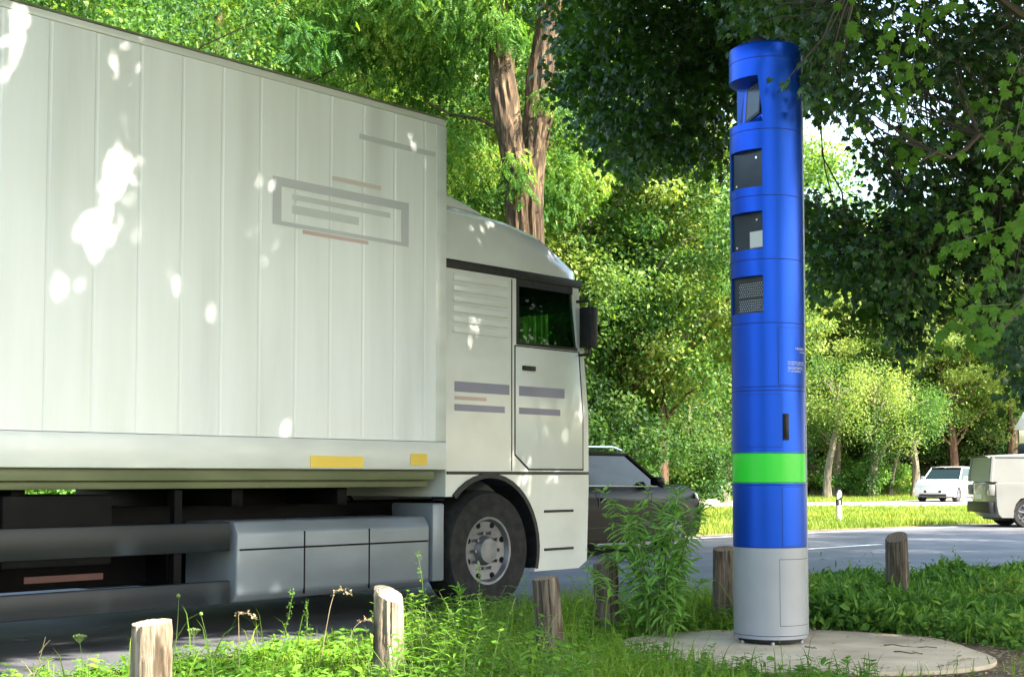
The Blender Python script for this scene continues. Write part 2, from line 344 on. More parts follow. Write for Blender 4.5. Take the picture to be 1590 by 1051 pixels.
# centre line and dashes are painted on the road
strip('road_edge_line', 14.35, 14.47, .017, M['line'], ds=1)
cl = MB()
for s0 in (-26,-18,-10,-2,6,17.4,27,36):
    for k in range(4):
        a, b = s0 + k, s0 + k + 1
        cl.add([W(a,10.83+shift(a),.017), W(b,10.83+shift(b),.017), W(b,10.97+shift(b),.017), W(a,10.97+shift(a),.017)], [(0,1,2,3)])
tag(cl.build('road_marking', M['line']), kind='structure')
sr = MB(); near = [(-40,46),(10,51.2),(17,52.5),(30,60),(60,84)]; far = [(-40,72),(8.5,72),(10.8,60),(15,61),(21,69),(32,82),(60,108)]
def ribbon(name, a, b, z, m):
    V, T = [], []
    xs_ = np.arange(-40, 61, 2.)
    for i, x in enumerate(xs_):
        y0 = np.interp(x, *zip(*a)); y1 = np.interp(x, *zip(*b))
        for k in range(5):
            y = y0 + (y1-y0)*k/4; V.append((x, y, gz(x, y)+z))
        if i:
            for k in range(4):
                q = 5*i+k; T += [(q-5,q,q+1),(q-5,q+1,q-4)]
    return tag(np_mesh(name, np.array(V), np.array(T), m), kind='structure')
ribbon('side_road', near, far, .02, M['side_asphalt'])
# bare soil patch at the bottom right and the concrete pad under the pillar
def blob(name, c, rx, ry, z, m, n=64, amp=.05, hgt=0, seed=1):
    rr = random.Random(seed); ph = [rr.random()*6.28 for _ in range(5)]
    pts = []
    for i in range(n):
        a = 2*math.pi*i/n; k = 1 + sum(amp/(j+1)*math.sin((j+2)*a+ph[j]) for j in range(5))
        pts.append((c[0]+rx*k*math.cos(a), c[1]+ry*k*math.sin(a)))
    b = MB()
    if hgt: b.prism_z(pts, z-hgt, z)
    else: b.add([(x, y, z) for x, y in pts], [tuple(range(n))])
    return tag(b.build(name, m, bevel=.006 if hgt else 0), kind='structure')
blob('bare_soil', (3.3,8.35), 2.0, 1.25, .006, M['soil'], amp=.12, seed=3)
PAD = (1.84, 9.06, 1.22)
blob('concrete_pad', PAD, 1.17, 1.08, .03, M['concrete'], n=130, amp=.055, hgt=.1, seed=5)

# ------------------------------------------------------------------ toll pillar
PX, PY, PR, PZ = 1.70, 9.39, .239, .03
rp = empty('toll_pillar', (PX, PY, PZ), 0, 'tall blue cylindrical roadside camera pillar with a green band on a grey base', 'pillar')
VIEW = math.atan2(-PY, -PX)                     # direction from pillar to camera
def az(deg): return VIEW + R(deg)               # deg > 0 is towards image right
def pyz(py, D=9.16): return at(1190, py, D).z - PZ
def shell(name, z0, z1, m, grooves=(), openings=(), top=False, r=PR, bottom=False):
    "cylinder skin from z0 to z1 with thin grooves; openings = (deg0, deg1, za, zb, slant)"
    degs = sorted(set([round(-180 + i*3.75, 3) for i in range(96)] + [d for o in openings for d in o[:2]]))
    rows = [(z0, r), (z1, r)]
    for g in grooves: rows += [(g-.0026, r), (g-.0018, r-.003), (g+.0018, r-.003), (g+.0026, r)]
    for o in openings: rows += [(o[2], r), (o[3], r)]
    rows = sorted(rows); b = MB(); n = len(degs)
    def slant(d, z):
        for o in openings:
            if o[4] and o[2]-1e-6 <= z <= o[3]+1e-6:
                t = (z-o[2])/(o[3]-o[2])
                w = max(0, 1-abs(d-o[1])/30.); return d - o[4]*t*w
        return d
    for z, rr in rows:
        for d in degs:
            a = az(slant(d, z)); b.v.append((rr*math.cos(a), rr*math.sin(a), z))
    for i in range(len(rows)-1):
        za, zb = rows[i][0], rows[i+1][0]; dark = rows[i][1] < r-1e-4 and rows[i+1][1] < r-1e-4  # groove faces get a dark colour standing in for their shade
        for j in range(n):
            d0 = degs[j]; d1 = degs[(j+1) % n] if j < n-1 else degs[0]+360
            skip = any(o[0]-1e-4 <= d0 and d1 <= o[1]+1e-4 and o[2]-1e-4 <= za and zb <= o[3]+1e-4 for o in openings)
            if skip: continue
            b.f.append((i*n+j, i*n+(j+1) % n, (i+1)*n+(j+1) % n, (i+1)*n+j)); b.m.append(1 if dark else 0)
    if top:
        k = len(rows)-1; prev = [k*n+j for j in range(n)]
        for rr, dz in ((r-.006,.010),(r-.02,.018),(.001,.034)):
            q = len(b.v)
            for d in degs: a = az(d); b.v.append((rr*math.cos(a), rr*math.sin(a), z1+dz))
            for j in range(n): b.f.append((prev[j], prev[(j+1) % n], q+(j+1) % n, q+j)); b.m.append(0)
            prev = [q+j for j in range(n)]
    o = b.build(name, [m, M['seam']], rp, smooth=True); return o
zt = pyz(66); z_gb = pyz(851); z_g0, z_g1 = pyz(750), pyz(702)
WIN = [(-72, -6, pyz(289), pyz(230), 0), (-72, -6, pyz(386), pyz(327), 0), (-72, -6, pyz(485), pyz(427), 0)]
TOPW = (-127.5, -3.75, pyz(188), pyz(116), 8)
shell('upper_shell', z_g1, zt, M['blue'], grooves=[pyz(y) for y in (88, 200, 303, 402, 501, 600, 606)], openings=WIN+[TOPW], top=True)
shell('green_band', z_g0, z_g1, M['green_band'], grooves=[z_g0+.004, z_g1-.004])
shell('lower_shell', z_gb, z_g0, M['blue'], grooves=[z_gb+.004, z_g0-.013])
shell('base_shell', .035, z_gb, M['pillar_grey'], grooves=[.058])
fb = MB(); n_ = 64
for r_, z_ in ((.001,.012),(PR-.03,.012),(PR-.03,.034),(.001,.034)):
    fb.v += [(r_*math.cos(2*math.pi*j/n_), r_*math.sin(2*math.pi*j/n_), z_) for j in range(n_)]
for i in range(3):
    for j in range(n_): fb.f.append((i*n_+j, i*n_+(j+1) % n_, (i+1)*n_+(j+1) % n_, (i+1)*n_+j)); fb.m.append(0)
fb.build('base_plate', M['dark_gap'], rp)
for dg in (-60, 4, 75, 160, 240):
    a = az(dg); b = MB(); c = Vector((math.cos(a)*(PR-.035), math.sin(a)*(PR-.035), 0))
    b.tube([c, c+Vector((0,0,.018))], [.014,.012], 10); b.build('foot_bolt', M['steel'], rp, smooth=True)
# recessed windows: frame walls of blue, flat smoked panel
def P3(deg, r, z): a = az(deg); return Vector((r*math.cos(a), r*math.sin(a), z))
def recess(o, inset=.016):
    d0, d1, za, zb, _ = o; mid = (d0+d1)/2; half = (d1-d0)/2; dist = PR*math.cos(R(half)) - inset; hw = PR*math.sin(R(half)) - .002
    def pt(u, z, back=0):   # u in -1..1 over the flat panel
        a = az(mid); c = Vector((math.cos(a), math.sin(a), 0)); t = Vector((-math.sin(a), math.cos(a), 0)); return c*(dist-back) + t*(u*hw) + Vector((0, 0, z))
    w = MB(); K = 10
    for zz, zi in ((za, za+.004), (zb, zb-.004)):            # sill and lintel follow the curve of the shell
        q = len(w.v)
        for i in range(K+1):
            t = i/K; w.v.append(tuple(P3(d0+(d1-d0)*t, PR-.0005, zz))); w.v.append(tuple(pt(-1+2*t, zi)))
        for i in range(K): w.f.append((q+2*i, q+2*i+2, q+2*i+3, q+2*i+1)); w.m.append(0)
    for d, u in ((d0,-1),(d1,1)):
        w.add([P3(d,PR-.0005,za), P3(d,PR-.0005,zb), pt(u,zb-.004), pt(u,za+.004)], [(0,1,2,3)])
    fr = w.build('window_frame', M['blue'], rp)
    g = MB(); g.add([pt(-1,za+.004), pt(1,za+.004), pt(1,zb-.004), pt(-1,zb-.004)], [(0,1,2,3)])
    gl = g.build('window_panel', M['panel_glass'], rp)
    return pt, gl
pts_ = [recess(o) for o in WIN]
for k, (pt, gl) in enumerate(pts_):
    o = WIN[k]; H = o[3]-o[2]
    b = MB()
    for u, t in ((.55, .80), (-.75, .12)) if k < 2 else ():
        c = pt(u, o[2]+H*t); a = az(-39); nrm = Vector((math.cos(a), math.sin(a), 0)); b.tube([c, c+nrm*.003], .008, 10)
    if b.v: b.build('fastener', M['chrome'], gl)
pt, gl = pts_[1]; o = WIN[1]; H = o[3]-o[2]
for nm, e, bk, mm in (('reader_rim', .0, -.004, 'reader_edge'), ('reader_plate', .03, -.007, 'reader')):
    b = MB(); u0, u1, t0, t1 = .10+e, .98-e, .05+e*.6, .50-e*.6
    q = [pt(u0,o[2]+H*t0,0), pt(u1,o[2]+H*t0,0), pt(u1,o[2]+H*t1,0), pt(u0,o[2]+H*t1,0), pt(u0,o[2]+H*t0,bk), pt(u1,o[2]+H*t0,bk), pt(u1,o[2]+H*t1,bk), pt(u0,o[2]+H*t1,bk)]
    b.add(q, [(0,1,2,3),(4,5,6,7),(0,1,5,4),(1,2,6,5),(2,3,7,6),(3,0,4,7)]); b.build(nm, M[mm], gl)
pt, gl = pts_[2]; o = WIN[2]; H = o[3]-o[2]; b = MB(); a = az(-39); nrm = Vector((math.cos(a), math.sin(a), 0))
for r_ in range(12):
    for c_ in range(13):
        if r_ == 5: continue
        u = -.62 + c_*.125 + (.05 if r_ % 2 else 0); t = .09 + r_*.066
        if u > .97: continue
        c = pt(u, o[2]+H*t); tz = Vector((0,0,1)); tt = Vector((-math.sin(a), math.cos(a), 0)); e = .0055
        b.add([c-tt*e, c-tz*e*1.2, c+tt*e, c+tz*e*1.2, c+nrm*.005], [(0,1,4),(1,2,4),(2,3,4),(3,0,4)])
b.build('led_array', M['led'], gl)
# the tilted camera niche at the top
d0, d1, za, zb, sl = TOPW
w = MB(); K = 12
def nt_(t, top):
    # inner frame of the tilted niche: left edge deep inside, right edge just under the skin, panel leans back towards its top
    L = P3(-90, .155, 0); Rr = P3(-8, PR-.032, 0)
    p = L.lerp(Rr, t)
    if top: p = p + P3(-39, -.03, 0); z = zb-.045+.035*t
    else: z = za+.0+.045*t
    return Vector((p.x, p.y, z))
for top in (0, 1):
    q = len(w.v)
    for i in range(K+1):
        t = i/K; w.v.append(tuple(P3((d0+(d1-(sl if top else 0)-d0)*t), PR-.0005, zb if top else za))); w.v.append(tuple(nt_(t, top)))
    for i in range(K): w.f.append((q+2*i, q+2*i+2, q+2*i+3, q+2*i+1)); w.m.append(0)
w.add([P3(d0,PR-.0005,za), P3(d0,PR-.0005,zb), nt_(0,1), nt_(0,0)], [(0,1,2,3)])
w.add([P3(d1,PR-.0005,za), P3(d1-sl,PR-.0005,zb), nt_(1,1), nt_(1,0)], [(0,1,2,3)])
w.build('camera_niche', M['blue'], rp)
g = MB(); g.add([nt_(0,0), nt_(1,0), nt_(1,1), nt_(0,1)], [(0,1,2,3)]); bp_ = g.build('niche_back', M['blue'], rp)
nn = (nt_(1,0)-nt_(0,0)).cross(nt_(0,1)-nt_(0,0)).normalized()
if nn.dot(P3(-39,1,0)) < 0: nn = -nn
def nq(u, v, h): return nt_(0,0).lerp(nt_(1,0), u).lerp(nt_(0,1).lerp(nt_(1,1), u), v) + nn*h
for nm, a0, a1, b0, b1, h, mm in (('camera_hood', .22, .99, .06, .97, .012, 'black'), ('camera_glass', .30, .95, .13, .91, .0135, 'panel_glass')):
    g = MB(); q = [nq(a0,b0,.001), nq(a1,b0,.001), nq(a1,b1,.001), nq(a0,b1,.001), nq(a0,b0,h), nq(a1,b0,h), nq(a1,b1,h), nq(a0,b1,h)]
    g.add(q, [(0,1,2,3),(4,5,6,7),(0,1,5,4),(1,2,6,5),(2,3,7,6),(3,0,4,7)]); g.build(nm, M[mm], rp)
# doors: hairline outlines and slightly proud leaves
def curved(name, da, db, za, zb, r, m, parent=rp, rc=0):
    b = MB(); K = max(4, int(abs(db-da)/3))
    for z in (za, zb):
        for i in range(K+1): b.v.append(tuple(P3(da+(db-da)*i/K, r, z)))
    for i in range(K): b.f.append((i, i+1, K+2+i, K+1+i)); b.m.append(0)
    return b.build(name, m, parent, smooth=True)
def door(da, db, ya, yb, m, sm):
    g_ = .5; za, zb = pyz(yb), pyz(ya)
    f = curved('door', da+g_, db-g_, za+.003, zb-.003, PR+.0022, m)
    curved('door_gap', da, db, za, zb, PR+.0010, sm, parent=f); return f
door(16, 78, 508, 598, M['blue'], M['seam'])
d_mid = door(-58, 22, 612, 694, M['blue'], M['seam'])
door(20, 88, 756, 848, M['blue'], M['seam'])
door(15, 89, 868, 972, M['pillar_grey'], M['dark_gap'])
b = MB(); hz0, hz1 = pyz(683), pyz(642)
for dg0, dg1, r0, r1, z0_, z1_ in ((23,32,PR+.002,PR+.010,hz0,hz1),(25,29,PR+.010,PR+.02,hz0+.015,hz1-.01)):
    q = [P3(dg0,r0,z0_),P3(dg1,r0,z0_),P3(dg1,r0,z1_),P3(dg0,r0,z1_),P3(dg0,r1,z0_),P3(dg1,r1,z0_),P3(dg1,r1,z1_),P3(dg0,r1,z1_)]
    b.add(q, [(0,1,2,3),(4,5,6,7),(0,1,5,4),(1,2,6,5),(2,3,7,6),(3,0,4,7)])
b.build('handle', M['black'], d_mid, bevel=.002)
b = MB(); b.tube([P3(93,PR+.004,.05), P3(93,PR+.004,zt-.01)], .006, 6); b.build('edge_rail', M['steel'], rp, smooth=True)
b = MB(); c = P3(-40, .07, zt)
b.tube([c, c+Vector((0,0,.045)), c+Vector((0,0,.075)), c+Vector((0,0,.095))], [.075,.072,.055,.02], 20); b.build('antenna_dome', M['black'], rp, smooth=True)
# small lettering near the right-hand edge: rows too small to read in the photograph
def letter_rows(rows, r):
    b = MB(); rr = random.Random(4)
    for (y, da, db, h, gap) in rows:
        d = da
        while d < db:
            wd = rr.uniform(1.1, 2.0)
            z0_ = pyz(y)
            for k in range(rr.choice((2, 3))):
                x0 = d + k*wd/3
                b.add([P3(x0,r,z0_), P3(x0+.38,r,z0_), P3(x0+.38,r,z0_+h), P3(x0,r,z0_+h)], [(0,1,2,3)])
            b.add([P3(d,r,z0_+h*.45), P3(d+wd*.75,r,z0_+h*.45), P3(d+wd*.75,r,z0_+h*.62), P3(d,r,z0_+h*.62)], [(0,1,2,3)])
            d += wd + (gap if rr.random() < .25 else .35)
    b.build('lettering', M['white_text'], rp)
letter_rows([(542,47,76,.014,1),(546.5,58,78,.008,1),(562.8,32,72,.009,1.2),(566.2,32,70,.009,1.2),(570.6,32,66,.008,1.2),(573,32,70,.008,1.2),(577,32,60,.009,1.2)], PR+.0030)

# ------------------------------------------------------------------ wheels
def wheel(parent, x, y, r, w, side, rimr=.62, name='wheel', spokes=5, m=None):
    e = MB(); yo = y + side*w/2; yi = y - side*w/2
    e.lathe_y([(r*rimr, yi),(r*.96, yi),(r, yi+side*w*.2),(r, yo-side*w*.2),(r*.95, yo),(r*rimr, yo-side*.01)], x, r, 36)
    t = e.build('wheel', M['rubber'], parent, smooth=True)
    b = MB(); b.lathe_y([(r*rimr, yo-side*.01),(r*rimr*.93, yo-side*.012),(r*rimr*.86, yo-side*.05),(r*.25, yo-side*.06),(r*.2, yo-side*.005),(.002, yo-side*.002)], x, r, 36)
    if spokes == 0:
        for k in range(10):
            a = 2*math.pi*k/10; c = Vector((x+math.cos(a)*r*.30, yo-side*.045, r+math.sin(a)*r*.30)); b.tube([c, c+Vector((0,side*.03,0))], r*.028, 6)
    for k in range(spokes):
        a = 2*math.pi*k/spokes+.3; ca, sa = math.cos(a), math.sin(a); h = r*.07
        p0 = Vector((x+ca*r*.15, yo-side*.02, r+sa*r*.15)); p1 = Vector((x+ca*r*rimr*.93, yo-side*.012, r+sa*r*rimr*.93))
        b.tube([p0, p1], [h*1.2, h], 6)
    if spokes == 0:
        for k in range(8):
            a = 2*math.pi*(k+.5)/8; c = Vector((x+math.cos(a)*r*.45, yo-side*.053, r+math.sin(a)*r*.45)); b.tube([c-Vector((0,side*.004,0)), c+Vector((0,side*.006,0))], r*.052, 10, 1)
    b.build('rim', [m or M['rim'], M['chassis']], t, smooth=True)
    return t

# ------------------------------------------------------------------ truck
TR = W(8.2, 7.80+1.28)
tk = empty('box_truck', TR, ROAD_ANG, 'white rigid box truck driving to the right, filling the left half of the photo', 'truck')
WD = 1.27
# cargo box with shallow vertical grooves
pl = []; x = -7.5
xs_g = np.arange(-7.17, -.1, .33)
near_s = [(-7.5,-WD)]
for gx in xs_g: near_s += [(gx-.016,-WD),(gx-.006,-WD+.004),(gx+.006,-WD+.004),(gx+.016,-WD)]
near_s += [(0,-WD)]
far_s = [(a,-b_) for a, b_ in near_s][::-1]
b = MB(); b.prism_z(near_s + far_s, 1.39, 3.93); cb = b.build('cargo_box', M['truck_white'], tk)
b = MB(); b.box(-7.52, .012, -WD-.012, WD+.012, 1.165, 1.387); b.build('bottom_rail', M['rail_white'], tk, bevel=.012)
b = MB(); b.box(-7.5, .004, -WD-.002, WD+.002, 3.932, 3.985); b.build('roof_rail', M['rail_white'], tk, bevel=.008)
b = MB(); b.box(-7.51, .01, -WD-.006, -WD+.03, 3.986, 4.0); b.box(-7.51, .01, WD-.03, WD+.006, 3.986, 4.0); b.build('roof_trim', M['olive'], tk)
for x0, x1 in ((-.11,.008),(-7.515,-7.39)):
    for sg in (-1, 1):
        b = MB(); y = sg*(WD-.03); b.box(x0, x1, min(y,y+sg*.034), max(y,y+sg*.034), 1.39, 3.93); b.build('corner_post', M['rail_white'], tk, bevel=.006)
b = MB(); b.box(-.95, -.12, -WD-.004, -WD+.01, 3.66, 3.70); b.build('trim_strip', M['pale_print'], cb)
# printed panel on the box: a slate frame with a red line, blurred beyond reading in the photo
lg = MB(); y = -WD-.0025
def q_(mb, x0, x1, z0, z1, mi, yy=None):
    yy = y if yy is None else yy; mb.add([(x0,yy,z0),(x1,yy,z0),(x1,yy,z1),(x0,yy,z1)], [(0,1,2,3)], mi)
q_(lg,-1.78,-.42,3.18,3.245,0); q_(lg,-1.78,-1.70,2.93,3.18,0); q_(lg,-.50,-.42,2.93,3.18,0); q_(lg,-1.78,-.42,2.90,2.93,0)
q_(lg,-1.60,-.62,3.10,3.14,3); q_(lg,-1.60,-.95,3.0,3.06,3)
q_(lg,-1.5,-.85,2.865,2.893,1); q_(lg,-1.22,-.72,3.30,3.335,2)
lg.build('side_print', [M['slate'], M['red'], M['pink'], M['pale_print']], cb)
b = MB(); b.box(-1.42,-.90,-WD-.0165,-WD-.0125,1.178,1.262); b.build('reflector', M['yellow'], tk)
b = MB(); b.box(-.40,-.22,-WD-.0165,-WD-.0125,1.20,1.29); b.build('reflector', M['yellow'], tk)
# subframe and chassis
b = MB(); b.box(-7.45,-.05,-1.2,1.2,1.085,1.163); b.box(-7.4,-.05,-1.13,1.13,1.03,1.083); b.build('subframe', M['olive'], tk, bevel=.006)
b = MB()
for sg in (-1,1): b.box(-7.4,1.55,min(sg*.36,sg*.46),max(sg*.36,sg*.46),.62,.90)
for xx in (-6.9,-6.1,-4.3,-3.35,-1.6,-.6,.4,1.3): b.box(xx,xx+.12,-.355,.355,.66,.88)
for xx in (-6.6,-5.9,-4.55,-3.6,-1.9,-.9): b.box(xx,xx+.1,-1.0,1.0,.9,1.028)
b.build('chassis_frame', M['chassis'], tk, bevel=.006)
b = MB(); b.box(-3.75,-2.98,-1.17,-.47,.55,.995); b.build('battery_box', M['chassis'], tk, bevel=.02)
b = MB(); b.box(-2.02,-.45,-.40,.40,.30,1.02); b.build('air_tank_cluster', M['chassis'], tk, bevel=.03)
b = MB(); b.box(-7.0,-2.15,-.34,.34,.34,.61); b.tube([(-7.0,0,.5),(1.2,0,.5)],.07,12); b.build('drive_line', M['chassis'], tk, bevel=.01)
b = MB(); b.box(-3.9,-2.98,.5,1.17,.4,.995); b.build('spare_carrier', M['chassis'], tk, bevel=.02)
for z0, z1 in ((.60,.80),(.24,.40)):
    for sg in (-1,1):
        b = MB(); yy = sg*1.2; b.box(-4.25,-2.06,min(yy,yy-sg*.035),max(yy,yy-sg*.035),z0,z1); b.build('side_guard', M['guard'], tk, bevel=.012)
for xx in (-4.0,-2.5):
    for sg in (-1,1):
        b = MB(); yy = sg*1.16; b.box(xx,xx+.06,min(yy,yy-sg*.05),max(yy,yy-sg*.05),.26,1.02); b.build('guard_bracket', M['chassis'], tk)
b = MB(); b.box(-3.6,-3.05,-1.175,-1.171,.46,.50); b.build('warning_plate', M['rust'], tk)
for sg in (-1,1):
    b = MB(); ya, yb = sg*1.22, sg*.62; b.prism_x([(ya,.30),(ya,.72),(ya-sg*.05,.80),(yb,.80),(yb,.24),(ya-sg*.06,.24)], -2.02, -.12); sk = b.build('side_skirt', M['tank'], tk, bevel=.02)
    b = MB()
    for xx in (-1.42,-.78): b.box(xx,xx+.012,min(sg*1.2225,sg*1.215),max(sg*1.2225,sg*1.215),.27,.72)
    b.box(-2.0,-.14,min(sg*1.226,sg*1.215),max(sg*1.226,sg*1.215),.60,.612); b.build('panel_seam', M['chassis'], sk)
wheel(tk,.58,-1.08,.5,.30,-1,.56,spokes=0); wheel(tk,.58,1.08,.5,.30,1,.56,spokes=0)
for xx in (-5.35,):
    for sg in (-1,1): wheel(tk,xx,sg*1.05,.5,.30,sg,.56,spokes=0); wheel(tk,xx,sg*.71,.5,.28,sg,.56,spokes=0)
for ax_ in (.58, -5.35):
    b = MB(); b.tube([(ax_,-1,.5),(ax_,1,.5)],.08,10); b.build('axle', M['chassis'], tk)
for sg in (-1,1):
    b = MB()
    for k in range(9):
        a0, a1 = R(20+k*15.5), R(20+(k+1)*15.5)
        q = [(-5.35+.60*math.cos(a0),.5+.60*math.sin(a0)),(-5.35+.60*math.cos(a1),.5+.60*math.sin(a1)),(-5.35+.575*math.cos(a1),.5+.575*math.sin(a1)),(-5.35+.575*math.cos(a0),.5+.575*math.sin(a0))]
        b.prism_y(q, min(sg*.55,sg*1.22), max(sg*.55,sg*1.22))
    b.build('mudguard', M['chassis'], tk)
# cab
CW = 1.22
arc = [(.58+.62*math.cos(R(a)), .5+.62*math.sin(R(a))) for a in np.linspace(133.5, -18.8, 20)]
low = [(.06,.95)] + arc + [(1.78,.3),(1.90,.36),(1.93,1.0),(1.93,1.66),(1.86,2.235),(.06,2.235)]
ex, CX = .045, .0
def corner(x): return CW
cabm = MB()
for sg in (-1,1):
    y0, y1 = sorted((sg*CW, sg*(CW-.05)))
    cabm.prism_y(low, y0, y1)
    cabm.prism_y([(.06,2.235),(.93,2.235),(.93,2.80),(.06,2.80)], y0, y1)
    cabm.prism_y([(1.78,2.235),(1.86,2.235),(1.79,2.80),(1.70,2.80)], y0, y1)
cabm.box(.06,.11,-CW+.05,CW-.05,.95,2.80)                      # rear wall
cabm.prism_y([(1.90,.36),(1.93,1.0),(1.93,1.66),(1.90,1.66),(1.88,.36)], -CW+.05, CW-.05)
cabm.box(.11,1.88,-CW+.05,CW-.05,1.25,1.32)                    # floor over the arches
cab = cabm.build('cab', M['cab_white'], tk)
b = MB(); b.prism_y([(.04,2.802),(1.80,2.802),(1.83,2.83),(1.83,2.875),(.04,2.875)], -CW-.004, CW+.004); b.build('roof_seam', M['black'], cab, bevel=.004)
# high roof: lofted sections along x
secs = [(.02,3.38,1.16),(.5,3.37,1.17),(1.0,3.34,1.17),(1.4,3.28,1.16),(1.65,3.19,1.13),(1.80,3.06,1.08),(1.87,2.93,1.02)]
ro = MB(); rows_ = []
for x_, zt_, hw in secs:
    ring = []
    prof = [(CW+.0,2.877),(CW-.005,2.96),(hw,2.99+(zt_-3.0)*.35),(hw-.05,zt_-.09),(hw-.16,zt_-.02),(hw*.5,zt_),(0,zt_+.01)]
    if x_ > 1.7: prof = [(a_*(1-(x_-1.7)*.5), b_) for a_, b_ in prof]
    ring = prof + [(-a_, b_) for a_, b_ in prof[:-1][::-1]]
    rows_.append(len(ro.v)); ro.v += [(x_, a_, min(b_, zt_+.01)) for a_, b_ in ring]; nr = len(ring)
for i in range(len(secs)-1):
    for j in range(nr-1): ro.f.append((rows_[i]+j, rows_[i]+j+1, rows_[i+1]+j+1, rows_[i+1]+j)); ro.m.append(0)
ro.f.append(tuple(rows_[0]+j for j in range(nr))); ro.m.append(0); ro.f.append(tuple(rows_[-1]+j for j in range(nr))[::-1]); ro.m.append(0)
ro.build('high_roof', M['cab_white'], cab, smooth=True)
b = MB(); b.prism_y([(-.02+.04,3.39),(.85,3.36),(.6,3.43),(.25,3.50),(.02,3.53)], -.95, .95); b.build('roof_deflector', M['cab_white'], cab, bevel=.03, seg=3)
b = MB(); b.prism_y([(1.84,2.70),(2.02,2.63),(2.03,2.68),(1.85,2.84)], -1.05, 1.05); b.build('sun_visor', M['glass'], cab)
b = MB(); b.add([(1.925,-CW+.06,1.67),(1.925,CW-.06,1.67),(1.785,CW-.06,2.80),(1.785,-CW+.06,2.80)], [(0,1,2,3)]); b.build('windscreen', M['pane'], cab)
# doors with window pane, trim and handle
for sg in (-1,1):
    d = MB(); yy = sg*(CW+.004); yi = sg*(CW-.002)
    d.prism_y([(1.10,1.18),(1.84,1.18),(1.84,1.66),(1.78,2.22),(.92,2.22),(.92,1.30)], min(yy,yi), max(yy,yi)); dr = d.build('door', M['cab_white'], cab, bevel=.003)
    ds = MB(); a0, a1 = sorted((sg*(CW+.0015), sg*(CW-.002)))
    ds.prism_y([(1.085,1.165),(1.855,1.165),(1.855,1.665),(1.80,2.231),(.905,2.231),(.905,1.292)], a0, a1); ds.box(.865,.878,a0,a1,1.16,2.79); ds.build('door_gap', M['dark_gap'], dr)
    p = MB(); yp = sg*(CW-.02); p.add([(.93,yp,2.235),(1.78,yp,2.235),(1.70,yp,2.80),(.93,yp,2.80)], [(0,1,2,3)]); p.build('window_pane', M['pane'], dr)
    f = MB(); a0, a1 = sorted((sg*(CW+.003), sg*(CW-.03)))
    f.box(.93,.965,a0,a1,2.236,2.80); f.box(.965,1.77,a0,a1,2.236,2.262); f.box(.965,1.70,a0,a1,2.74,2.80); f.build('window_seal', M['black'], dr)
    h = MB(); a0, a1 = sorted((sg*(CW+.03), sg*(CW+.004))); h.box(1.0,1.16,a0,a1,2.02,2.06); h.build('door_handle', M['black'], dr, bevel=.006)
    l_ = MB(); a0, a1 = sorted((sg*(CW+.009), sg*(CW-.002)))
    for k in range(6): l_.prism_y([(.14,2.28+k*.085),(.82,2.28+k*.085),(.80,2.335+k*.085),(.14,2.335+k*.085)], a0, a1, 0)
    l_.build('side_louvre', M['rail_white'], cab, bevel=.004)
    st = MB(); a0, a1 = sorted((sg*(CW+.012), sg*(CW-.0)))
    st.box(.07,1.92,a0,a1,.955 if sg*0 else 1.13,1.155); st.build('cab_trim', M['guard'], cab, bevel=.003)
    # stripes: two rows of worn navy print
    q = MB(); yy = sg*(CW+.0062)
    for x0, x1, dy in ((.16,.84,.004),(.96,1.58,0)):
        q_(q, x0, x1, 1.80, 1.885, 0, yy-sg*dy); q_(q, x0, x1-.06, 1.645, 1.70, 0, yy-sg*dy)
    q.add([(.16,yy-sg*.004,1.735),(.55,yy-sg*.004,1.735),(.55,yy-sg*.004,1.765),(.16,yy-sg*.004,1.765)], [(0,1,2,3)], 1)
    q.build('cab_print', [M['navy'], M['red']], cab)
    mr_ = MB(); a0, a1 = sorted((sg*1.27, sg*1.40)); mr_.box(1.74,1.84,a0,a1,2.26,2.62); mr_.tube([(1.76,sg*1.2,2.68),(1.79,sg*1.34,2.68),(1.79,sg*1.34,2.6)],.014,8); mr_.tube([(1.80,sg*1.2,2.2),(1.79,sg*1.34,2.2),(1.79,sg*1.34,2.28)],.014,8)
    mr_.build('mirror', M['black'], cab, bevel=.015)
    hl = MB(); a0, a1 = sorted((sg*.75, sg*1.15)); hl.box(1.93,1.95,a0,a1,.58,.76); hl.build('headlight', M['lamp_glass'], cab, bevel=.008)
    a0, a1 = sorted((sg*(CW+.010), sg*(CW-.2)))
    for zs_ in (.47, .80): sk = MB(); sk.box(1.30,1.70,a0,a1,zs_,zs_+.022); sk.build('step', M['black'], cab)
    fd = MB(); a0, a1 = sorted((sg*(CW+.006), sg*.75)); fd.box(-.09,.045,a0,a1,.28,.90); fd.build('rear_fender', M['tank'], cab, bevel=.02)
    al = MB()
    pr = [(.58+.64*math.cos(R(a)), .5+.64*math.sin(R(a))) for a in np.linspace(134,-16,18)]; pi_ = [(.58+.60*math.cos(R(a)), .5+.60*math.sin(R(a))) for a in np.linspace(134,-16,18)]
    a0, a1 = sorted((sg*(CW+.02), sg*(CW-.25)))
    for k in range(17): al.prism_y([pr[k],pr[k+1],pi_[k+1],pi_[k]], a0, a1)
    al.build('arch_lip', M['black'], cab)
    se = MB(); c_ = sg*.55; se.box(1.0,1.45,c_-.24,c_+.24,1.5,1.72); se.prism_y([(.92,1.6),(1.05,1.6),(.95,2.42),(.84,2.42)], c_-.22, c_+.22); se.build('seat', M['seat'], cab, bevel=.03)
b = MB(); b.prism_y([(1.931,.36),(1.965,.40),(1.965,.95),(1.931,1.05)], -CW+.04, CW-.04); b.build('bumper', M['guard'], cab, bevel=.01)
b = MB()
for k in range(4): b.box(1.931,1.945,-.9,.9,1.12+k*.12,1.19+k*.12)
b.build('grille', M['black'], cab)

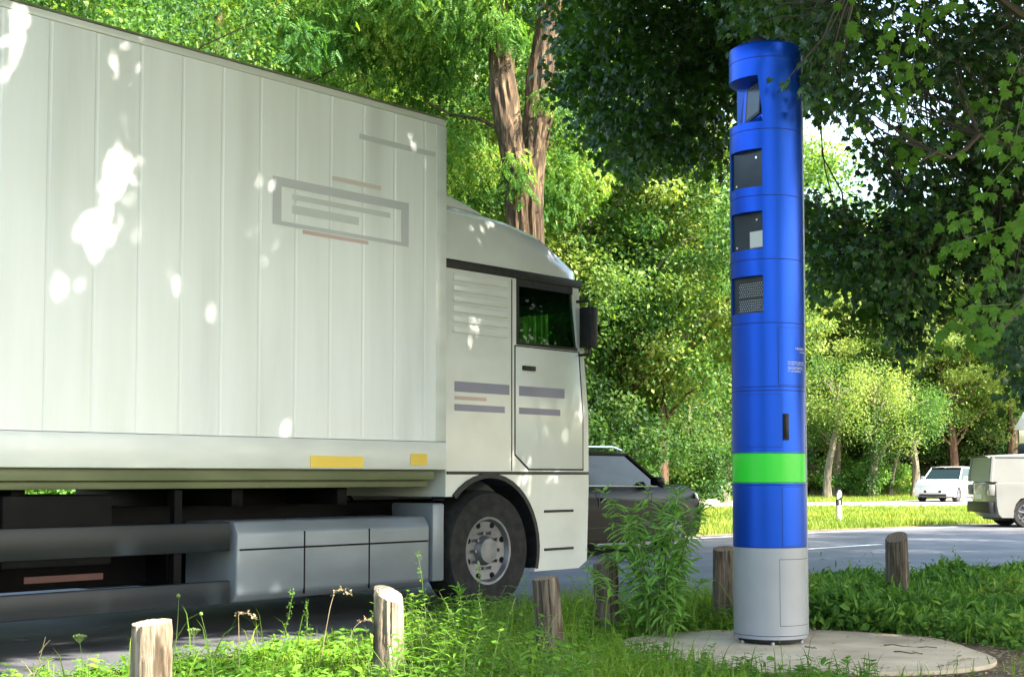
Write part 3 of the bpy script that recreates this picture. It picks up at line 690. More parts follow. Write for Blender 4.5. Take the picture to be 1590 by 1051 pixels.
# ------------------------------------------------------------------ cars
def arcpts(cx, cz, r, a0, a1, n=9): return [(cx+r*math.cos(R(a)), cz+r*math.sin(R(a))) for a in np.linspace(a0, a1, n)]
def car(root, paintm, L, Wd, H, axF, axR, wr, belt, hood, kind='hatch', lensR=True):
    "local +x forward, ground z=0; body from the side outline with wheel arches, lofted over the width"
    f, r = L/2, -L/2; hw = Wd/2; gc = .22; ar = wr*1.12
    x1 = axF; x0 = axR
    if kind == 'van': top = [(f,.55),(f-.03,hood-.12),(f-.12,hood),(f-.75,belt),(r+.06,belt),(r,belt-.05),(r-.0,.5)]
    else: top = [(f,.45),(f-.02,hood-.22),(f-.14,hood-.10),(f-.45,hood),(f-1.15,belt),(r+.25,belt+.03),(r+.04,belt-.03),(r,.55)]
    bot = [(r+.05,.30),(r+.14,gc)] + arcpts(x0,wr,ar,200,-20)[:] + arcpts(x1,wr,ar,200,-20) + [(f-.16,gc),(f-.04,.28)]
    bot = [(a, max(b_, gc)) for a, b_ in bot]
    poly = top + bot; n = len(poly); b = MB(); sl = [-1,-.985,-.93,-.75,-.4,0,.4,.75,.93,.985,1]
    for s in sl:
        e = abs(s); y_ = s*hw; k = len(b.v)
        tx = 0 if e < .4 else (e-.4)**2*.55
        for a, z in poly:
            dx = 0
            if a > f-.9: dx = -tx*(a-(f-.9))/.9
            if a < r+.7: dx = tx*.7*((r+.7)-a)/.7
            zz = z
            if z > .7: zz = z - (.05 if e == 1 else .022 if e > .98 else .008 if e > .9 else 0)
            yy = y_
            if e >= .93: yy = y_ - math.copysign(.05*max(0,(z-.55))/.5 + .03*max(0,(.45-z))/.3, s)
            b.v.append((a+dx, yy, zz))
    for i in range(len(sl)-1):
        for j in range(n): b.f.append((i*n+j, i*n+(j+1) % n, (i+1)*n+(j+1) % n, (i+1)*n+j)); b.m.append(0)
    b.f.append(tuple(range(n))); b.m.append(0); b.f.append(tuple((len(sl)-1)*n+j for j in range(n))[::-1]); b.m.append(0)
    body = b.build('body', paintm, root, smooth=True)
    # greenhouse: glass core and painted roof and pillars
    if kind == 'van': gh = [(f-.72,belt-.02),(f-1.25,H-.09),(r+.10,H-.07),(r+.03,belt-.02)]
    elif kind == 'wagon': gh = [(f-1.12,belt-.02),(f-1.85,H-.07),(r+.55,H-.07),(r+.16,belt-.0)]
    else: gh = [(f-1.12,belt-.02),(f-1.80,H-.07),(r+.75,H-.08),(r+.22,belt-.0)]
    wb, wt = hw-.07, hw-.20
    if kind == 'van': wt = hw-.13
    g = MB(); (ax,az_),(bx,bz),(cx,cz),(dx,dz) = gh
    g.add([(ax,-wb,az_),(bx,-wt,bz),(cx,-wt,cz),(dx,-wb,dz),(ax,wb,az_),(bx,wt,bz),(cx,wt,cz),(dx,wb,dz)], [(0,1,2,3),(4,7,6,5),(0,4,5,1),(1,5,6,2),(2,6,7,3),(3,7,4,0)])
    g.build('windows', M['glass'] , root)
    rf = MB(); nn_ = 9
    for i in range(nn_):
        t = i/(nn_-1); xx = bx+.07+(cx-.10-bx-.07)*t; zz = bz+.012+(H-bz)*math.sin(math.pi*min(1,max(0,(t*.92+.04))))**.5*.9
        for s in (-1,-.93,-.6,0,.6,.93,1):
            rf.v.append((xx, s*(wt+.015), zz-(.045 if abs(s)==1 else .018 if abs(s)>.9 else 0)))
    for i in range(nn_-1):
        for j in range(6): rf.f.append((i*7+j,i*7+j+1,(i+1)*7+j+1,(i+1)*7+j)); rf.m.append(0)
    rf.build('roof', paintm, root, smooth=True)
    pl_ = MB()
    for sg in (-1,1):
        def seg(x0_, z0_, x1_, z1_, rad):
            def yy(z): t = (z-az_)/(bz-az_); return sg*(wb+(wt-wb)*t+.004)
            pl_.tube([(x0_,yy(z0_),z0_),(x1_,yy(z1_),z1_)], rad, 6)
        seg(ax,az_,bx,bz,.03); seg(dx,dz,cx,cz,.045)
        seg(bx,bz,cx,cz,.025)
        m1 = ax*.42+dx*.58
        seg(m1+.05,belt-.02,m1,bz,.028)
        if kind == 'van':
            q = [( (ax*.5+bx*.5)-.62 , belt-.02),((ax+bx)/2-.62,bz),(cx,cz),(dx,dz)]
            pl_.add([(q[0][0],sg*(wb+.008),q[0][1]),(q[1][0],sg*(wt+.008),q[1][1]),(q[2][0],sg*(wt+.008),q[2][1]),(q[3][0],sg*(wb+.008),q[3][1])], [(0,1,2,3)])
    if kind == 'van':
        pl_.add([(dx-.012,-wb,dz),(cx-.012,-wt,cz),(cx-.012,wt,cz),(dx-.012,wb,dz)], [(0,1,2,3)])
    pl_.build('pillars', paintm, root, smooth=True)
    for sg in (-1,1):
        wheel(root, x1, sg*(hw-.12), wr, .21, sg, .66, spokes=7); wheel(root, x0, sg*(hw-.12), wr, .21, sg, .66, spokes=7)
        h_ = MB(); ya, yb = sg*(hw-.42), sg*(hw-.10)
        zf = hood-.20 if kind != 'van' else hood-.28
        h_.add([(f-.02,ya,zf-.07),(f-.10,yb,zf-.05),(f-.30,sg*(hw-.012),zf-.01),(f-.32,sg*(hw-.03),zf+.07),(f-.14,yb,zf+.075),(f-.06,ya,zf+.06),(f-.3,ya,zf)], [(0,1,4,5),(1,2,3,4),(0,5,6),(0,1,6),(1,2,6),(2,3,6),(3,4,6),(4,5,6)])
        h_.build('headlight', M['lamp_glass'], root)
        t_ = MB(); t_.box(r-.012,r+.12,min(sg*(hw-.22),sg*(hw-.045)),max(sg*(hw-.22),sg*(hw-.045)),belt-.32,belt-.08); t_.build('tail_light', M['red_lens'] if lensR else paintm, root, bevel=.01)
        mi_ = MB(); mi_.box(ax-.42,ax-.25,min(sg*(hw+.0),sg*(hw+.16)),max(sg*(hw+.0),sg*(hw+.16)),belt+.0,belt+.13); mi_.build('mirror', paintm, root, bevel=.03)
        s_ = MB(); yy = sg*(hw-.018)
        for xx in (ax-.35, (ax+dx)/2, dx+.35):
            if x0-.3 < xx < x1+.5: s_.box(xx,xx+.012,min(yy,yy+sg*.005),max(yy,yy+sg*.005),.36,belt-.08)
        s_.box((ax+dx)/2+.08,(ax+dx)/2+.26,min(yy,yy+sg*.02),max(yy,yy+sg*.02),belt-.2,belt-.165)
        s_.box(x0+wr*1.2,x1-wr*1.2,min(yy,yy+sg*.012),max(yy,yy+sg*.012),.40,.47)
        s_.build('side_trim', M['black'], root)
    b = MB(); b.box(f-.03,f+.004,-.38,.38,.40,.50); b.box(f-.03,f+.002,-.6,.6,.24,.34); b.build('grille', M['black'], root)
    b = MB(); b.box(f+.004,f+.014,-.26,.26,.42,.53); b.build('number_plate', M['plate'], root)
    b = MB(); b.box(r-.014,r-.004,-.26,.26,.62,.73); b.build('number_plate', M['plate'], root)
    u_ = MB(); u_.box(r+.25,f-.3,-hw+.32,hw-.32,.16,.3); u_.build('underbody', M['black'], root)
    if kind == 'van':
        b = MB(); b.box(r-.03,r+.10,-hw+.04,hw-.04,.32,.56); b.build('rear_bumper', M['black'], root, bevel=.02)
    return body
# dark car, its front end beyond the truck's cab
Ld = 4.5; pc = 12.0
dc = empty('dark_car', W(18.45-Ld/2, pc+.9), ROAD_ANG, 'black estate car with pale roof rails, half hidden behind the cab of the white truck', 'car')
car(dc, M['car_black'], Ld, 1.80, 1.50, 1.35, -1.33, .33, .98, 1.0, 'wagon')
for sg in (-1,1):
    b = MB(); b.tube([(-1.6,sg*.68,1.46),(-1.5,sg*.68,1.52),(.1,sg*.68,1.535),(.32,sg*.68,1.49)],.016,8); b.build('roof_rail', M['chrome'], dc, smooth=True)
    b = MB(); b.tube([(-1.9,sg*.853,.99),(.9,sg*.853,.97)],.012,6); b.build('window_trim', M['chrome'], dc)
sv = empty('silver_car', (8.2, 67.5, gz(8.2,67.5)+.02), R(22), 'silver car far away on the side road, just left of the blue pillar', 'car')
car(sv, M['car_silver'], 4.2, 1.75, 1.42, 1.3, -1.25, .31, .9, .95)
wc = empty('white_car', at(1474,776,63), math.atan2(-.80,-.60), 'white car with a dark green bonnet reflection coming along the side road behind the van', 'car')
wc.location.z = gz(wc.location.x, wc.location.y)+.02
car(wc, M['car_white'], 4.1, 1.75, 1.55, 1.25, -1.25, .32, .98, .98)
wc['label'] = 'small white car seen from the front on the side road, left of the grey van'
vg = G(1512, 819); VA = R(-3)
vn = empty('grey_van', (vg.x+2.25*math.cos(VA)+.35, vg.y+2.25*math.sin(VA)+.7, 0), VA, 'pale grey panel van leaving the photo at the right edge of the main road', 'van')
car(vn, M['van_paint'], 4.5, 1.85, 1.62, 1.4, -1.45, .32, 1.02, .98, 'van', False)

# ------------------------------------------------------------------ traffic sign and delineator posts
sg_ = at(1603, 665, 40)
ts = empty('traffic_sign', (sg_.x, sg_.y, 0), R(-18), 'grey back of a triangular traffic sign at the right edge above the van', 'sign')
b = MB(); b.tube([(0,0,0),(0,0,sg_.z+.75)],.032,12); b.build('sign_post', M['steel'], ts, smooth=True)
b = MB(); zc = sg_.z; hw_ = .48
b.prism_y([(-hw_,zc),(-hw_+.04,zc-.04),(hw_-.04,zc-.04),(hw_,zc),(.04,zc+.82),(-.04,zc+.82)], -.05, -.035); b.build('triangle_plate', M['sign_pale'], ts, bevel=.004)
b = MB(); b.box(-.36,.36,-.05,-.036,zc-.42,zc-.05); b.build('lower_plate', M['sign_cream'], ts, bevel=.004)
b = MB(); b.box(-.40,.40,-.05,-.036,zc-.80,zc-.45); b.build('grey_plate', M['guard'], ts, bevel=.004)
def delineator(px, py, D, h, label):
    p = at(px, py, D); r0 = empty('delineator_post', (p.x, p.y, gz(p.x,p.y)), R(10), label, 'marker post', 'marker posts beside the far roads')
    b = MB(); b.prism_y([(-.06,0),(.06,0),(.055,h-.05),(.0,h),(-.055,h-.1)], -.05, .05); q = b.build('post_body', M['white_plastic'], r0, bevel=.01)
    b = MB(); b.prism_y([(-.064,h*.50),(.064,h*.50),(.063,h*.80),(-.063,h*.68)], -.054, .054); bb = b.build('black_band', M['black'], r0)
    b = MB(); b.box(-.02,.02,-.058,-.0545,h*.54,h*.66); b.build('reflector', M['lamp_glass'], bb)
delineator(1303, 808, 36, .78, 'white marker post with a black band on the bright grass strip, right of the pillar')
delineator(1278, 765, 72, .85, 'small distant white marker post beyond the side road, near the pillar')

# ------------------------------------------------------------------ wooden posts
def log_post(x, y, r, h, lean, yaw, pale, label, split=None, slope=.1, sq=0):
    rr = random.Random(int(x*100)+5); n = 56; cracks = [(rr.random()*6.28, rr.uniform(.006,.016), rr.uniform(.04,.09), rr.random()*.3) for _ in range(9)]
    if split is not None: cracks.append((split, .05, .07, 0)); cracks.append((split+2.9, .02, .06, 0))
    b = MB(); zs = [-.15] + list(np.linspace(0, 1, 22)); ph = [rr.random()*6.28 for _ in range(6)]
    for t in zs:
        for j in range(n):
            a = 2*math.pi*j/n
            k = 1 + .035*math.sin(2*a+ph[0]+t) + .03*math.sin(3*a+ph[1]-t*1.4) + .018*math.sin(5*a+ph[2]+2*t) + .012*math.sin(9*a+ph[3]) + sq*.06*math.cos(4*a)
            rad = r*k*(1-.05*max(t,0))
            for ca, dp, wd, z0 in cracks:
                d = abs((a-ca-.12*math.sin(3*t+ph[4])+math.pi) % (2*math.pi)-math.pi)
                if t > z0: rad -= dp*math.exp(-(d/wd)**2)*min(1,(t-z0)*3)
            rad += .0025*math.sin(37*t+3*a)*rr.random()
            tt = min(1, t); z = h*tt
            if t >= .999: rad *= .965
            z += slope*r*math.cos(a-.4)*(1 if t > .9 else 0)*( .9 if t<.999 else 1)
            b.v.append((rad*math.cos(a)+lean[0]*z, rad*math.sin(a)+lean[1]*z, z))
    R_ = len(zs)
    for i in range(R_-1):
        for j in range(n): b.f.append((i*n+j,i*n+(j+1)%n,(i+1)*n+(j+1)%n,(i+1)*n+j)); b.m.append(0)
    prev = [(R_-1)*n+j for j in range(n)]
    for fr_, dz in ((.72,.004),(.38,.002),(.08,.0)):
        q = len(b.v)
        for j in range(n):
            v = b.v[(R_-1)*n+j]; c = (lean[0]*h, lean[1]*h, h)
            b.v.append(tuple(c[i]+(v[i]-c[i])*fr_ + (dz+rr.uniform(-.002,.002) if i == 2 else 0) for i in range(3)))
        for j in range(n): b.f.append((prev[j],prev[(j+1)%n],q+(j+1)%n,q+j)); b.m.append(1)
        prev = [q+j for j in range(n)]
    b.f.append(tuple(prev)); b.m.append(1)
    o = b.build('wooden_post', [M['log_pale'] if pale else M['log_dark'], M['end_pale'] if pale else M['end_dark']], None, smooth=True)
    o.location = (x, y, 0); o.rotation_euler = (0,0,yaw)
    return tag(o, label, 'post', 'wooden posts along the verge')
log_post(-1.44,5.70,.088,.53,(0,0),.3,True,'weathered pale log post with a rounded cracked top, leftmost in the bottom left grass', 1.2, .10)
log_post(-.665,7.70,.083,.48,(.02,0),1.9,True,'smooth pale log post with a slanting cut top, in bright grass below the truck', None, .5)
log_post(.235,8.40,.080,.515,(-.08,0),.0,False,'split brown log post leaning left, among weeds left of the tall bush', 4.1, .15)
log_post(.665,9.97,.088,.52,(-.02,0),.0,False,'upright brown log post with a long vertical crack, directly left of the tall bush', 4.0, .2)
log_post(1.60,10.75,.088,.57,(0,0),.8,False,'dark squared log post half hidden behind the left side of the blue pillar', None, .2, sq=1)
log_post(3.28,12.10,.097,.60,(-.02,0),.5,False,'rough dark log post in the green ground cover, alone to the right of the pillar', None, .45, sq=.6)
#PART2
# ------------------------------------------------------------------ trees
def rdir(n): return unit(rng.normal(size=(n, 3)))
def clump_leaves(C, rad, nl, tpl, size, flat=.7, droop=.35, up=.6, shell=.35, loose=.0):
    "leaves on the shells of clumps C (n,3) with radii rad (n,)"
    w = rad**2; w = w/w.sum(); idx = rng.choice(len(C), nl, p=w); d = rdir(nl)
    rr = rng.uniform(0, 1, nl)**shell
    P = C[idx] + d*rr[:, None]*rad[idx][:, None]*np.array([1, 1, flat])
    if loose: P = P + rng.normal(size=(nl, 3))*(rng.uniform(0, 1, nl) < loose)[:, None]*rad[idx][:, None]*.55
    n_ = d*.8 + rdir(nl)*.55 + np.array([0, 0, up]); ax = rdir(nl)*.9 + d*.5 + np.array([0, 0, -droop])
    return scatter(*tpl, P, ax, n_, size*rng.uniform(.65, 1.25, nl))
def crown_clumps(n, R_, z0, z1, seed, rmin=.10, rmax=.27, taper=1.0):
    g = np.random.default_rng(seed); d = unit(g.normal(size=(n, 3))); u = g.uniform(0, 1, n)**.38
    zc, hz = (z0+z1)/2, (z1-z0)/2
    k = 1 + .22*np.sin(3*np.arctan2(d[:,1], d[:,0]) + seed) + .14*g.normal(size=n)
    C = np.stack([d[:,0]*R_*u*k, d[:,1]*R_*u*k, zc + d[:,2]*hz*u*.95], -1)
    t = np.clip((C[:,2]-z0)/(z1-z0), 0, 1); sh = .55+.75*np.sin(np.pi*np.clip(t*.8+.12, 0, 1)); C[:, :2] *= (sh*taper)[:, None]
    return C, R_*g.uniform(rmin, rmax, n)
def bent(p0, p1, k=6, sag=.1, j=.04, rr=random):
    p0, p1 = Vector(p0), Vector(p1); L = (p1-p0).length; out = []
    for i in range(k+1):
        t = i/k; p = p0.lerp(p1, t); p += Vector((rr.uniform(-j, j), rr.uniform(-j, j), rr.uniform(-j, j)))*L*(1 if 0 < i < k else 0)
        p.z += sag*L*math.sin(math.pi*t); out.append(p)
    return out
def make_tree(name, seed, R_, z0, z1, nclump, nl, tpl, size, leafm, barkm, trunk_r=.22, lean=(0, 0), **kw):
    "root Empty > trunk, crown"
    rr = random.Random(seed); root = empty(name); kw.setdefault('loose', .22); nclump = int(nclump*1.7)
    C, rad = crown_clumps(nclump, R_, z0, z1, seed); C[:, 0] += lean[0]*C[:, 2]; C[:, 1] += lean[1]*C[:, 2]
    V, T = clump_leaves(C, rad, nl, tpl, size, **kw); cr = np_mesh('crown', V, T, leafm, root)
    b = MB(); H = z0+(z1-z0)*.8
    path = [Vector((lean[0]*H*t+.18*math.sin(t*5+seed), lean[1]*H*t+.18*math.cos(t*4+seed)-.18, H*t-.2)) for t in np.linspace(0, 1, 12)]
    b.tube(path, [trunk_r*(1.35 if i == 0 else 1)*(1-.8*i/11) for i in range(12)], 12, wob=.08)
    for i in rr.sample(range(len(C)), min(len(C), 30)):
        c = Vector(C[i]); t = max(.18, min(.95, (c.z-1.6-rr.random()*1.5)/H)); q = t*11; a = int(q); p = path[a].lerp(path[min(a+1, 11)], q-a)
        r0 = trunk_r*(1-.8*t)*.27; b.tube(bent(p, c, 5, .06, .05, rr), [r0*(1-.75*k/5) for k in range(6)], 6, cap=False)
    b.build('trunk', barkm, root, smooth=True); return root
def copy_tree(o, name=None):
    c = o.copy(); COL.objects.link(c)
    for ch in o.children:
        d = ch.copy(); COL.objects.link(d); d.parent = c
    return c
NL = 1.0
protos = {
 'rob': make_tree('locust_tree', 21, 4.6, 3.0, 17, 95, int(19000*NL), FROND, .25, M['leaf_robinia'], M['bark'], .3, droop=.8, up=.35),
 'rob2': make_tree('locust_tree', 33, 4.2, 2.5, 16, 85, int(17000*NL), FROND, .25, M['leaf_robinia'], M['bark'], .28, droop=.8, up=.35),
 'yel': make_tree('maple_tree', 45, 4.0, 2.6, 13.5, 90, int(80000*NL), DIAM, .12, M['leaf_yellow'], M['bark_red'], .24, flat=.5, up=.9),
 'yel2': make_tree('maple_tree', 52, 4.6, 2.9, 15, 100, int(88000*NL), DIAM, .12, M['leaf_yellow'], M['bark_grey'], .26, flat=.5, up=.9),
 'grn': make_tree('broadleaf_tree', 61, 4.6, 1.8, 17, 110, int(84000*NL), DIAM, .115, M['leaf_green'], M['bark'], .26, flat=.6),
 'grn2': make_tree('broadleaf_tree', 74, 4.2, 1.4, 15, 95, int(76000*NL), DIAM, .112, M['leaf_green'], M['bark_grey'], .22, flat=.6),
}
used = set()
def tree(kind, px, D, label, sc_=1.0, rz=0, lean=0, zs=1.0):
    src = protos[kind]
    o = src if kind not in used else copy_tree(src)
    used.add(kind)
    x = (px-795)/F*D; o.location = (x, D, gz(x, D)-.05); o.rotation_euler = (lean, 0, rz); o.scale = (sc_, sc_, sc_*zs)
    tag(o, label, 'tree', 'trees beyond the road'); return o
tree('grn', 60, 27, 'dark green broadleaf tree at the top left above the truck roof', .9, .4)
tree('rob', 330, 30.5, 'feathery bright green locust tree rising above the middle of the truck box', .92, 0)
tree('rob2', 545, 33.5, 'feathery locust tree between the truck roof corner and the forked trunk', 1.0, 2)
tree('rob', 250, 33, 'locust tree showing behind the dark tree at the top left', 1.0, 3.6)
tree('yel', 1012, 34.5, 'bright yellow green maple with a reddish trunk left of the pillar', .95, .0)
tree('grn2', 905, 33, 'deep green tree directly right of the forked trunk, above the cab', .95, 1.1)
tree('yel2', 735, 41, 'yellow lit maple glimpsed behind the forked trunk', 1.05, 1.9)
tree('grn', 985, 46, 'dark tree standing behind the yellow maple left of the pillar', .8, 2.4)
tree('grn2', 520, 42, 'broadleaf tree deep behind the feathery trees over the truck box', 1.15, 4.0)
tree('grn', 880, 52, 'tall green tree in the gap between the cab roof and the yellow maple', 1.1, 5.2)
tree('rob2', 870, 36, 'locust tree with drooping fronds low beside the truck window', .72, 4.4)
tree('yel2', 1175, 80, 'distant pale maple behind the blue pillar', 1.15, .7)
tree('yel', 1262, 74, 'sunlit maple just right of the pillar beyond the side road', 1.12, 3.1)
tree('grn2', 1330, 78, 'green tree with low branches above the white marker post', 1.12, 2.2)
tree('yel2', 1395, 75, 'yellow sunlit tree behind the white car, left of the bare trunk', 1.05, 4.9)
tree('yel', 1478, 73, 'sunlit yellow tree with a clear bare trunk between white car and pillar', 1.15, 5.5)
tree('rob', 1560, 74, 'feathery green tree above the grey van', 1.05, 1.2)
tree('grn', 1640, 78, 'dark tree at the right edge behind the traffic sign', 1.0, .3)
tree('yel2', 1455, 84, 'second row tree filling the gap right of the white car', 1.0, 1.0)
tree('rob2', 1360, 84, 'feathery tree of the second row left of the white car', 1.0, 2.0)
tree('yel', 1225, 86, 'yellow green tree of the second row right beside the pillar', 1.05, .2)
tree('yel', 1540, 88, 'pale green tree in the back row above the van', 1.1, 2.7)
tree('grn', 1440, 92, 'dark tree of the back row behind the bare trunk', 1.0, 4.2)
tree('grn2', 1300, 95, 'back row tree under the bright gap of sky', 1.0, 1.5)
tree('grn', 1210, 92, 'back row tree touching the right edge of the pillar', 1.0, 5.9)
# unseen trees added to shade the road and darken reflections, right and behind camera
def added_tree(kind, x, y, rz, label, s_=1.0):
    o = copy_tree(protos[kind]); o.location = (x, y, -.05); o.rotation_euler = (0, 0, rz); o.scale = (s_,)*3; tag(o, label, 'tree', 'unseen trees added around the near verge')
added_tree('grn', 14.5, 15.5, 1, 'unseen green tree added right of the pillar to shade the road', 1.0)
added_tree('grn2', 19, 20, 2, 'second unseen green tree added further along to shade the road', 1.0)
added_tree('grn', 9, -6, 3, 'unseen tree added behind the camera on the right to darken reflections', 1.0)
added_tree('grn2', -7, -9, 4, 'unseen added tree behind the camera on the left', .9)
# the forked locust trunk above the cab
FT = (at(822, 700, 27.5).x, 27.5); ft = empty('forked_locust_tree', (FT[0], FT[1], 0), 0, 'old locust tree with a thick deeply furrowed trunk forking above the truck cab', 'tree')
def tp(px, py, dy=0):
    p = at(px, py, 27.5+dy); return Vector((p.x-FT[0], p.y-FT[1], p.z))
b = MB()
stem1 = [tp(838,760),tp(832,600),tp(828,450),tp(822,330),tp(826,240),tp(836,180),tp(842,110),tp(852,40),tp(862,-60),tp(876,-240)]
stem2 = [tp(815,760,-.1),tp(812,600,-.1),tp(808,450,-.12),tp(803,330,-.15),tp(800,260,-.2),tp(790,200,-.25),tp(781,140,-.2),tp(778,80,-.1),tp(770,-20),tp(740,-220)]
b2 = []
def rough_trunk(b, path, rad, n=40, seed=1):
    g = random.Random(seed); k = len(b.v); L = []
    for i in range(len(path)-1):
        for s in range(8): L.append((path[i].lerp(path[i+1], s/8), rad[i]+(rad[i+1]-rad[i])*s/8))
    L.append((path[-1], rad[-1])); ph = [g.random()*6.28 for _ in range(8)]
    for i, (p, r) in enumerate(L):
        for j in range(n):
            a = 2*math.pi*j/n; tw = a + .25*math.sin(i*.11+ph[0])
            rg = abs(math.sin(5.5*tw+ph[1]+.5*math.sin(i*.3+ph[2])))*.16 + .06*math.sin(11*tw+i*.5+ph[3]) + .06*math.sin(2*tw+i*.14+ph[4])
            rr_ = r*(.90+rg+g.uniform(-.03,.03)); b.v.append((p.x+rr_*math.cos(a), p.y+rr_*math.sin(a), p.z))
    for i in range(len(L)-1):
        for j in range(n): b.f.append((k+i*n+j,k+i*n+(j+1)%n,k+(i+1)*n+(j+1)%n,k+(i+1)*n+j)); b.m.append(0)
rough_trunk(b, stem1, [.27,.24,.24,.25,.27,.29,.27,.24,.19,.13], seed=4)
rough_trunk(b, stem2, [.27,.24,.23,.22,.24,.27,.25,.21,.16,.11], seed=9)
for pts, r0 in (([tp(778,70),tp(735,58,.4),tp(700,62,.7),tp(672,58,1)],.07), ([tp(790,210),tp(745,185,.5),tp(700,178,.8),tp(664,160,1.2)],.045), ([tp(850,60),tp(880,-10,.6),tp(930,-80,1)],.1), ([tp(776,20),tp(720,-60,-.6),tp(640,-120,-1)],.1)):
    b.tube(pts, [r0*(1-.2*i) for i in range(len(pts))], 7)
b.build('trunk', M['bark'], ft, smooth=True)
cl_ = []; rad_ = []
for (px, py, dy, r) in ((740,10,-.6,.7),(700,-20,-.5,1.2),(800,-70,0,1.3),(640,10,.5,1.1),(690,90,1.2,.8),(620,100,1.5,.9),(880,-60,.5,1.1),(790,50,-.7,.45),(800,255,-.6,.36),(812,290,-.5,.28),(846,150,-.6,.25),(560,30,1,1.1),(730,250,1.6,.8),(640,200,2,.8),(560,-60,0,1.4),(780,-160,0,1.6),(900,-160,0,1.6),(700,-120,1,1.5),(735,20,1.8,.8),(830,20,1.6,.8),(850,290,2,.9),(900,260,2.2,.8)):
    p = tp(px, py, dy); cl_.append(tuple(p)); rad_.append(r)
V, T = clump_leaves(np.array(cl_), np.array(rad_), 11000, FROND, .235, flat=1.0, droop=1.1, up=.3, shell=.5)
np_mesh('crown', V, T, M['leaf_robinia'], ft)
# slender understorey trees with thin trunks, left of the pillar and right of it
def slender(px, D, h, lean, r, label, bark='bark_grey', ivy=0, seed=1, crown=1.1, cz=None):
    g = random.Random(seed); x = (px-795)/F*D; root = empty('slender_tree', (x, D, gz(x, D)-.03), 0, label, 'tree', 'thin understorey trees')
    b = MB(); path = [Vector((lean*h*(i/8)+.1*math.sin(i*.9+seed), .05*math.sin(i+seed), h*i/8)) for i in range(9)]
    b.tube(path, [r*(1.25 if i == 0 else 1)*(1-.6*i/8) for i in range(9)], 8, wob=.1)
    C = []; 
    for k in range(12):
        t = g.uniform(.45, 1); p = path[int(t*8)]; c = p + Vector((g.uniform(-1,1), g.uniform(-1,1), g.uniform(.1,1)))*crown*1.2; C.append(tuple(c))
        b.tube(bent(p, c, 4, .05, .06, g), [r*.35,.8*r*.35,.6*r*.35,.4*r*.35,.2*r*.35], 5, cap=False)
    b.build('trunk', M[bark], root, smooth=True)
    V, T = clump_leaves(np.array(C), np.full(len(C), crown*.62), 6500, DIAM, .11, flat=.5, loose=1.0, shell=.8)
    np_mesh('crown', V, T, M['leaf_yellow' if seed % 2 else 'leaf_green'], root)
    if ivy:
        Ci = np.array([tuple(p) for p in path[:7] for _ in (0, 1)]) + rng.normal(0, .08, (14, 3)); V, T = clump_leaves(Ci, np.full(14, .42), 4200, DIAM, .12, flat=1.5)
        np_mesh('ivy', V, T, M['ivy'], root)
    return root
slender(1283, 68, 5.5, .12, .20, 'thin pale tree leaning beside the far marker post', seed=3)
slender(1300, 70, 6, -.03, .30, 'stout sunlit trunk second from the pillar', seed=4)
slender(1258, 71, 6, .02, .16, 'thin grey tree nearest to the right of the pillar', seed=7)
slender(1352, 68, 5.5, .05, .24, 'ivy covered tree in front of the dark wood, above the marker post', ivy=1, seed=5)
slender(1380, 70, 5, .22, .11, 'thin sunlit tree leaning right beside the ivy covered one', seed=9)
slender(1420, 69, 5, -.02, .22, 'grey stump like trunk left of the white car', seed=6, ivy=0)
slender(1548, 76, 6, .0, .22, 'reddish trunk behind the roof of the grey van', 'bark_red', seed=8)
slender(1128, 60, 6, .06, .17, 'pale thin trunk touching the left edge of the pillar', seed=11)
slender(1088, 52, 6, .20, .11, 'thin leaning tree above the silver car', seed=12)
slender(1062, 49, 7, .03, .10, 'thin upright tree above the nose of the dark car', seed=10)
slender(985, 33, 6, .02, .17, 'dark thin trunk left of the reddish maple trunk', 'bark', seed=14)
# shrubs along the wood's edge
def make_shrub(seed, R_, h, m, size=.10, nl=9000):
    root = empty('shrub'); g = random.Random(seed)
    C, rad = crown_clumps(34, R_, .2, h, seed, .22, .36); V, T = clump_leaves(C, rad, nl, DIAM, size, flat=.7); np_mesh('foliage', V, T, m, root)
    b = MB()
    for i in range(12): b.tube(bent((g.uniform(-.15,.15), g.uniform(-.15,.15), -.1), C[i], 4, 0, .08, g), [.022,.018,.014,.01,.006], 5)
    b.build('stems', M['twig'], root, smooth=True); return root
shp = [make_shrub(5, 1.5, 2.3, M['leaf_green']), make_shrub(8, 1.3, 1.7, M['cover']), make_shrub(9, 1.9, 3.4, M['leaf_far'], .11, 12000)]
shu = set()
def shrub(k, px, D, label, s_=1.0, z=1.0):
    o = shp[k] if k not in shu else copy_tree(shp[k]); shu.add(k)
    x = (px-795)/F*D; o.location = (x, D, gz(x, D)-.05); o.scale = (s_, s_, s_*z); o.rotation_euler = (0, 0, px*.37); tag(o, label, 'shrub', 'shrubs along the edge of the wood')
EDGE = 'wood edge shrub '
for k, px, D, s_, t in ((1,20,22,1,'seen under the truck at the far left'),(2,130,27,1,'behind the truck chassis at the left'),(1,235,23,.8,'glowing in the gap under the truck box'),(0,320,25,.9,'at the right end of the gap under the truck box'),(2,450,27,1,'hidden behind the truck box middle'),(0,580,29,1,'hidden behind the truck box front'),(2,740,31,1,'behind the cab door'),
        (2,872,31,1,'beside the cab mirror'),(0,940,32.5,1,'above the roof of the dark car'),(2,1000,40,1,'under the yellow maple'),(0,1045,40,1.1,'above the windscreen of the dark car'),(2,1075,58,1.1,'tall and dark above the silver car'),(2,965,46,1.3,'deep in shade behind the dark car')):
    shrub(k, px, D, EDGE + t, s_)
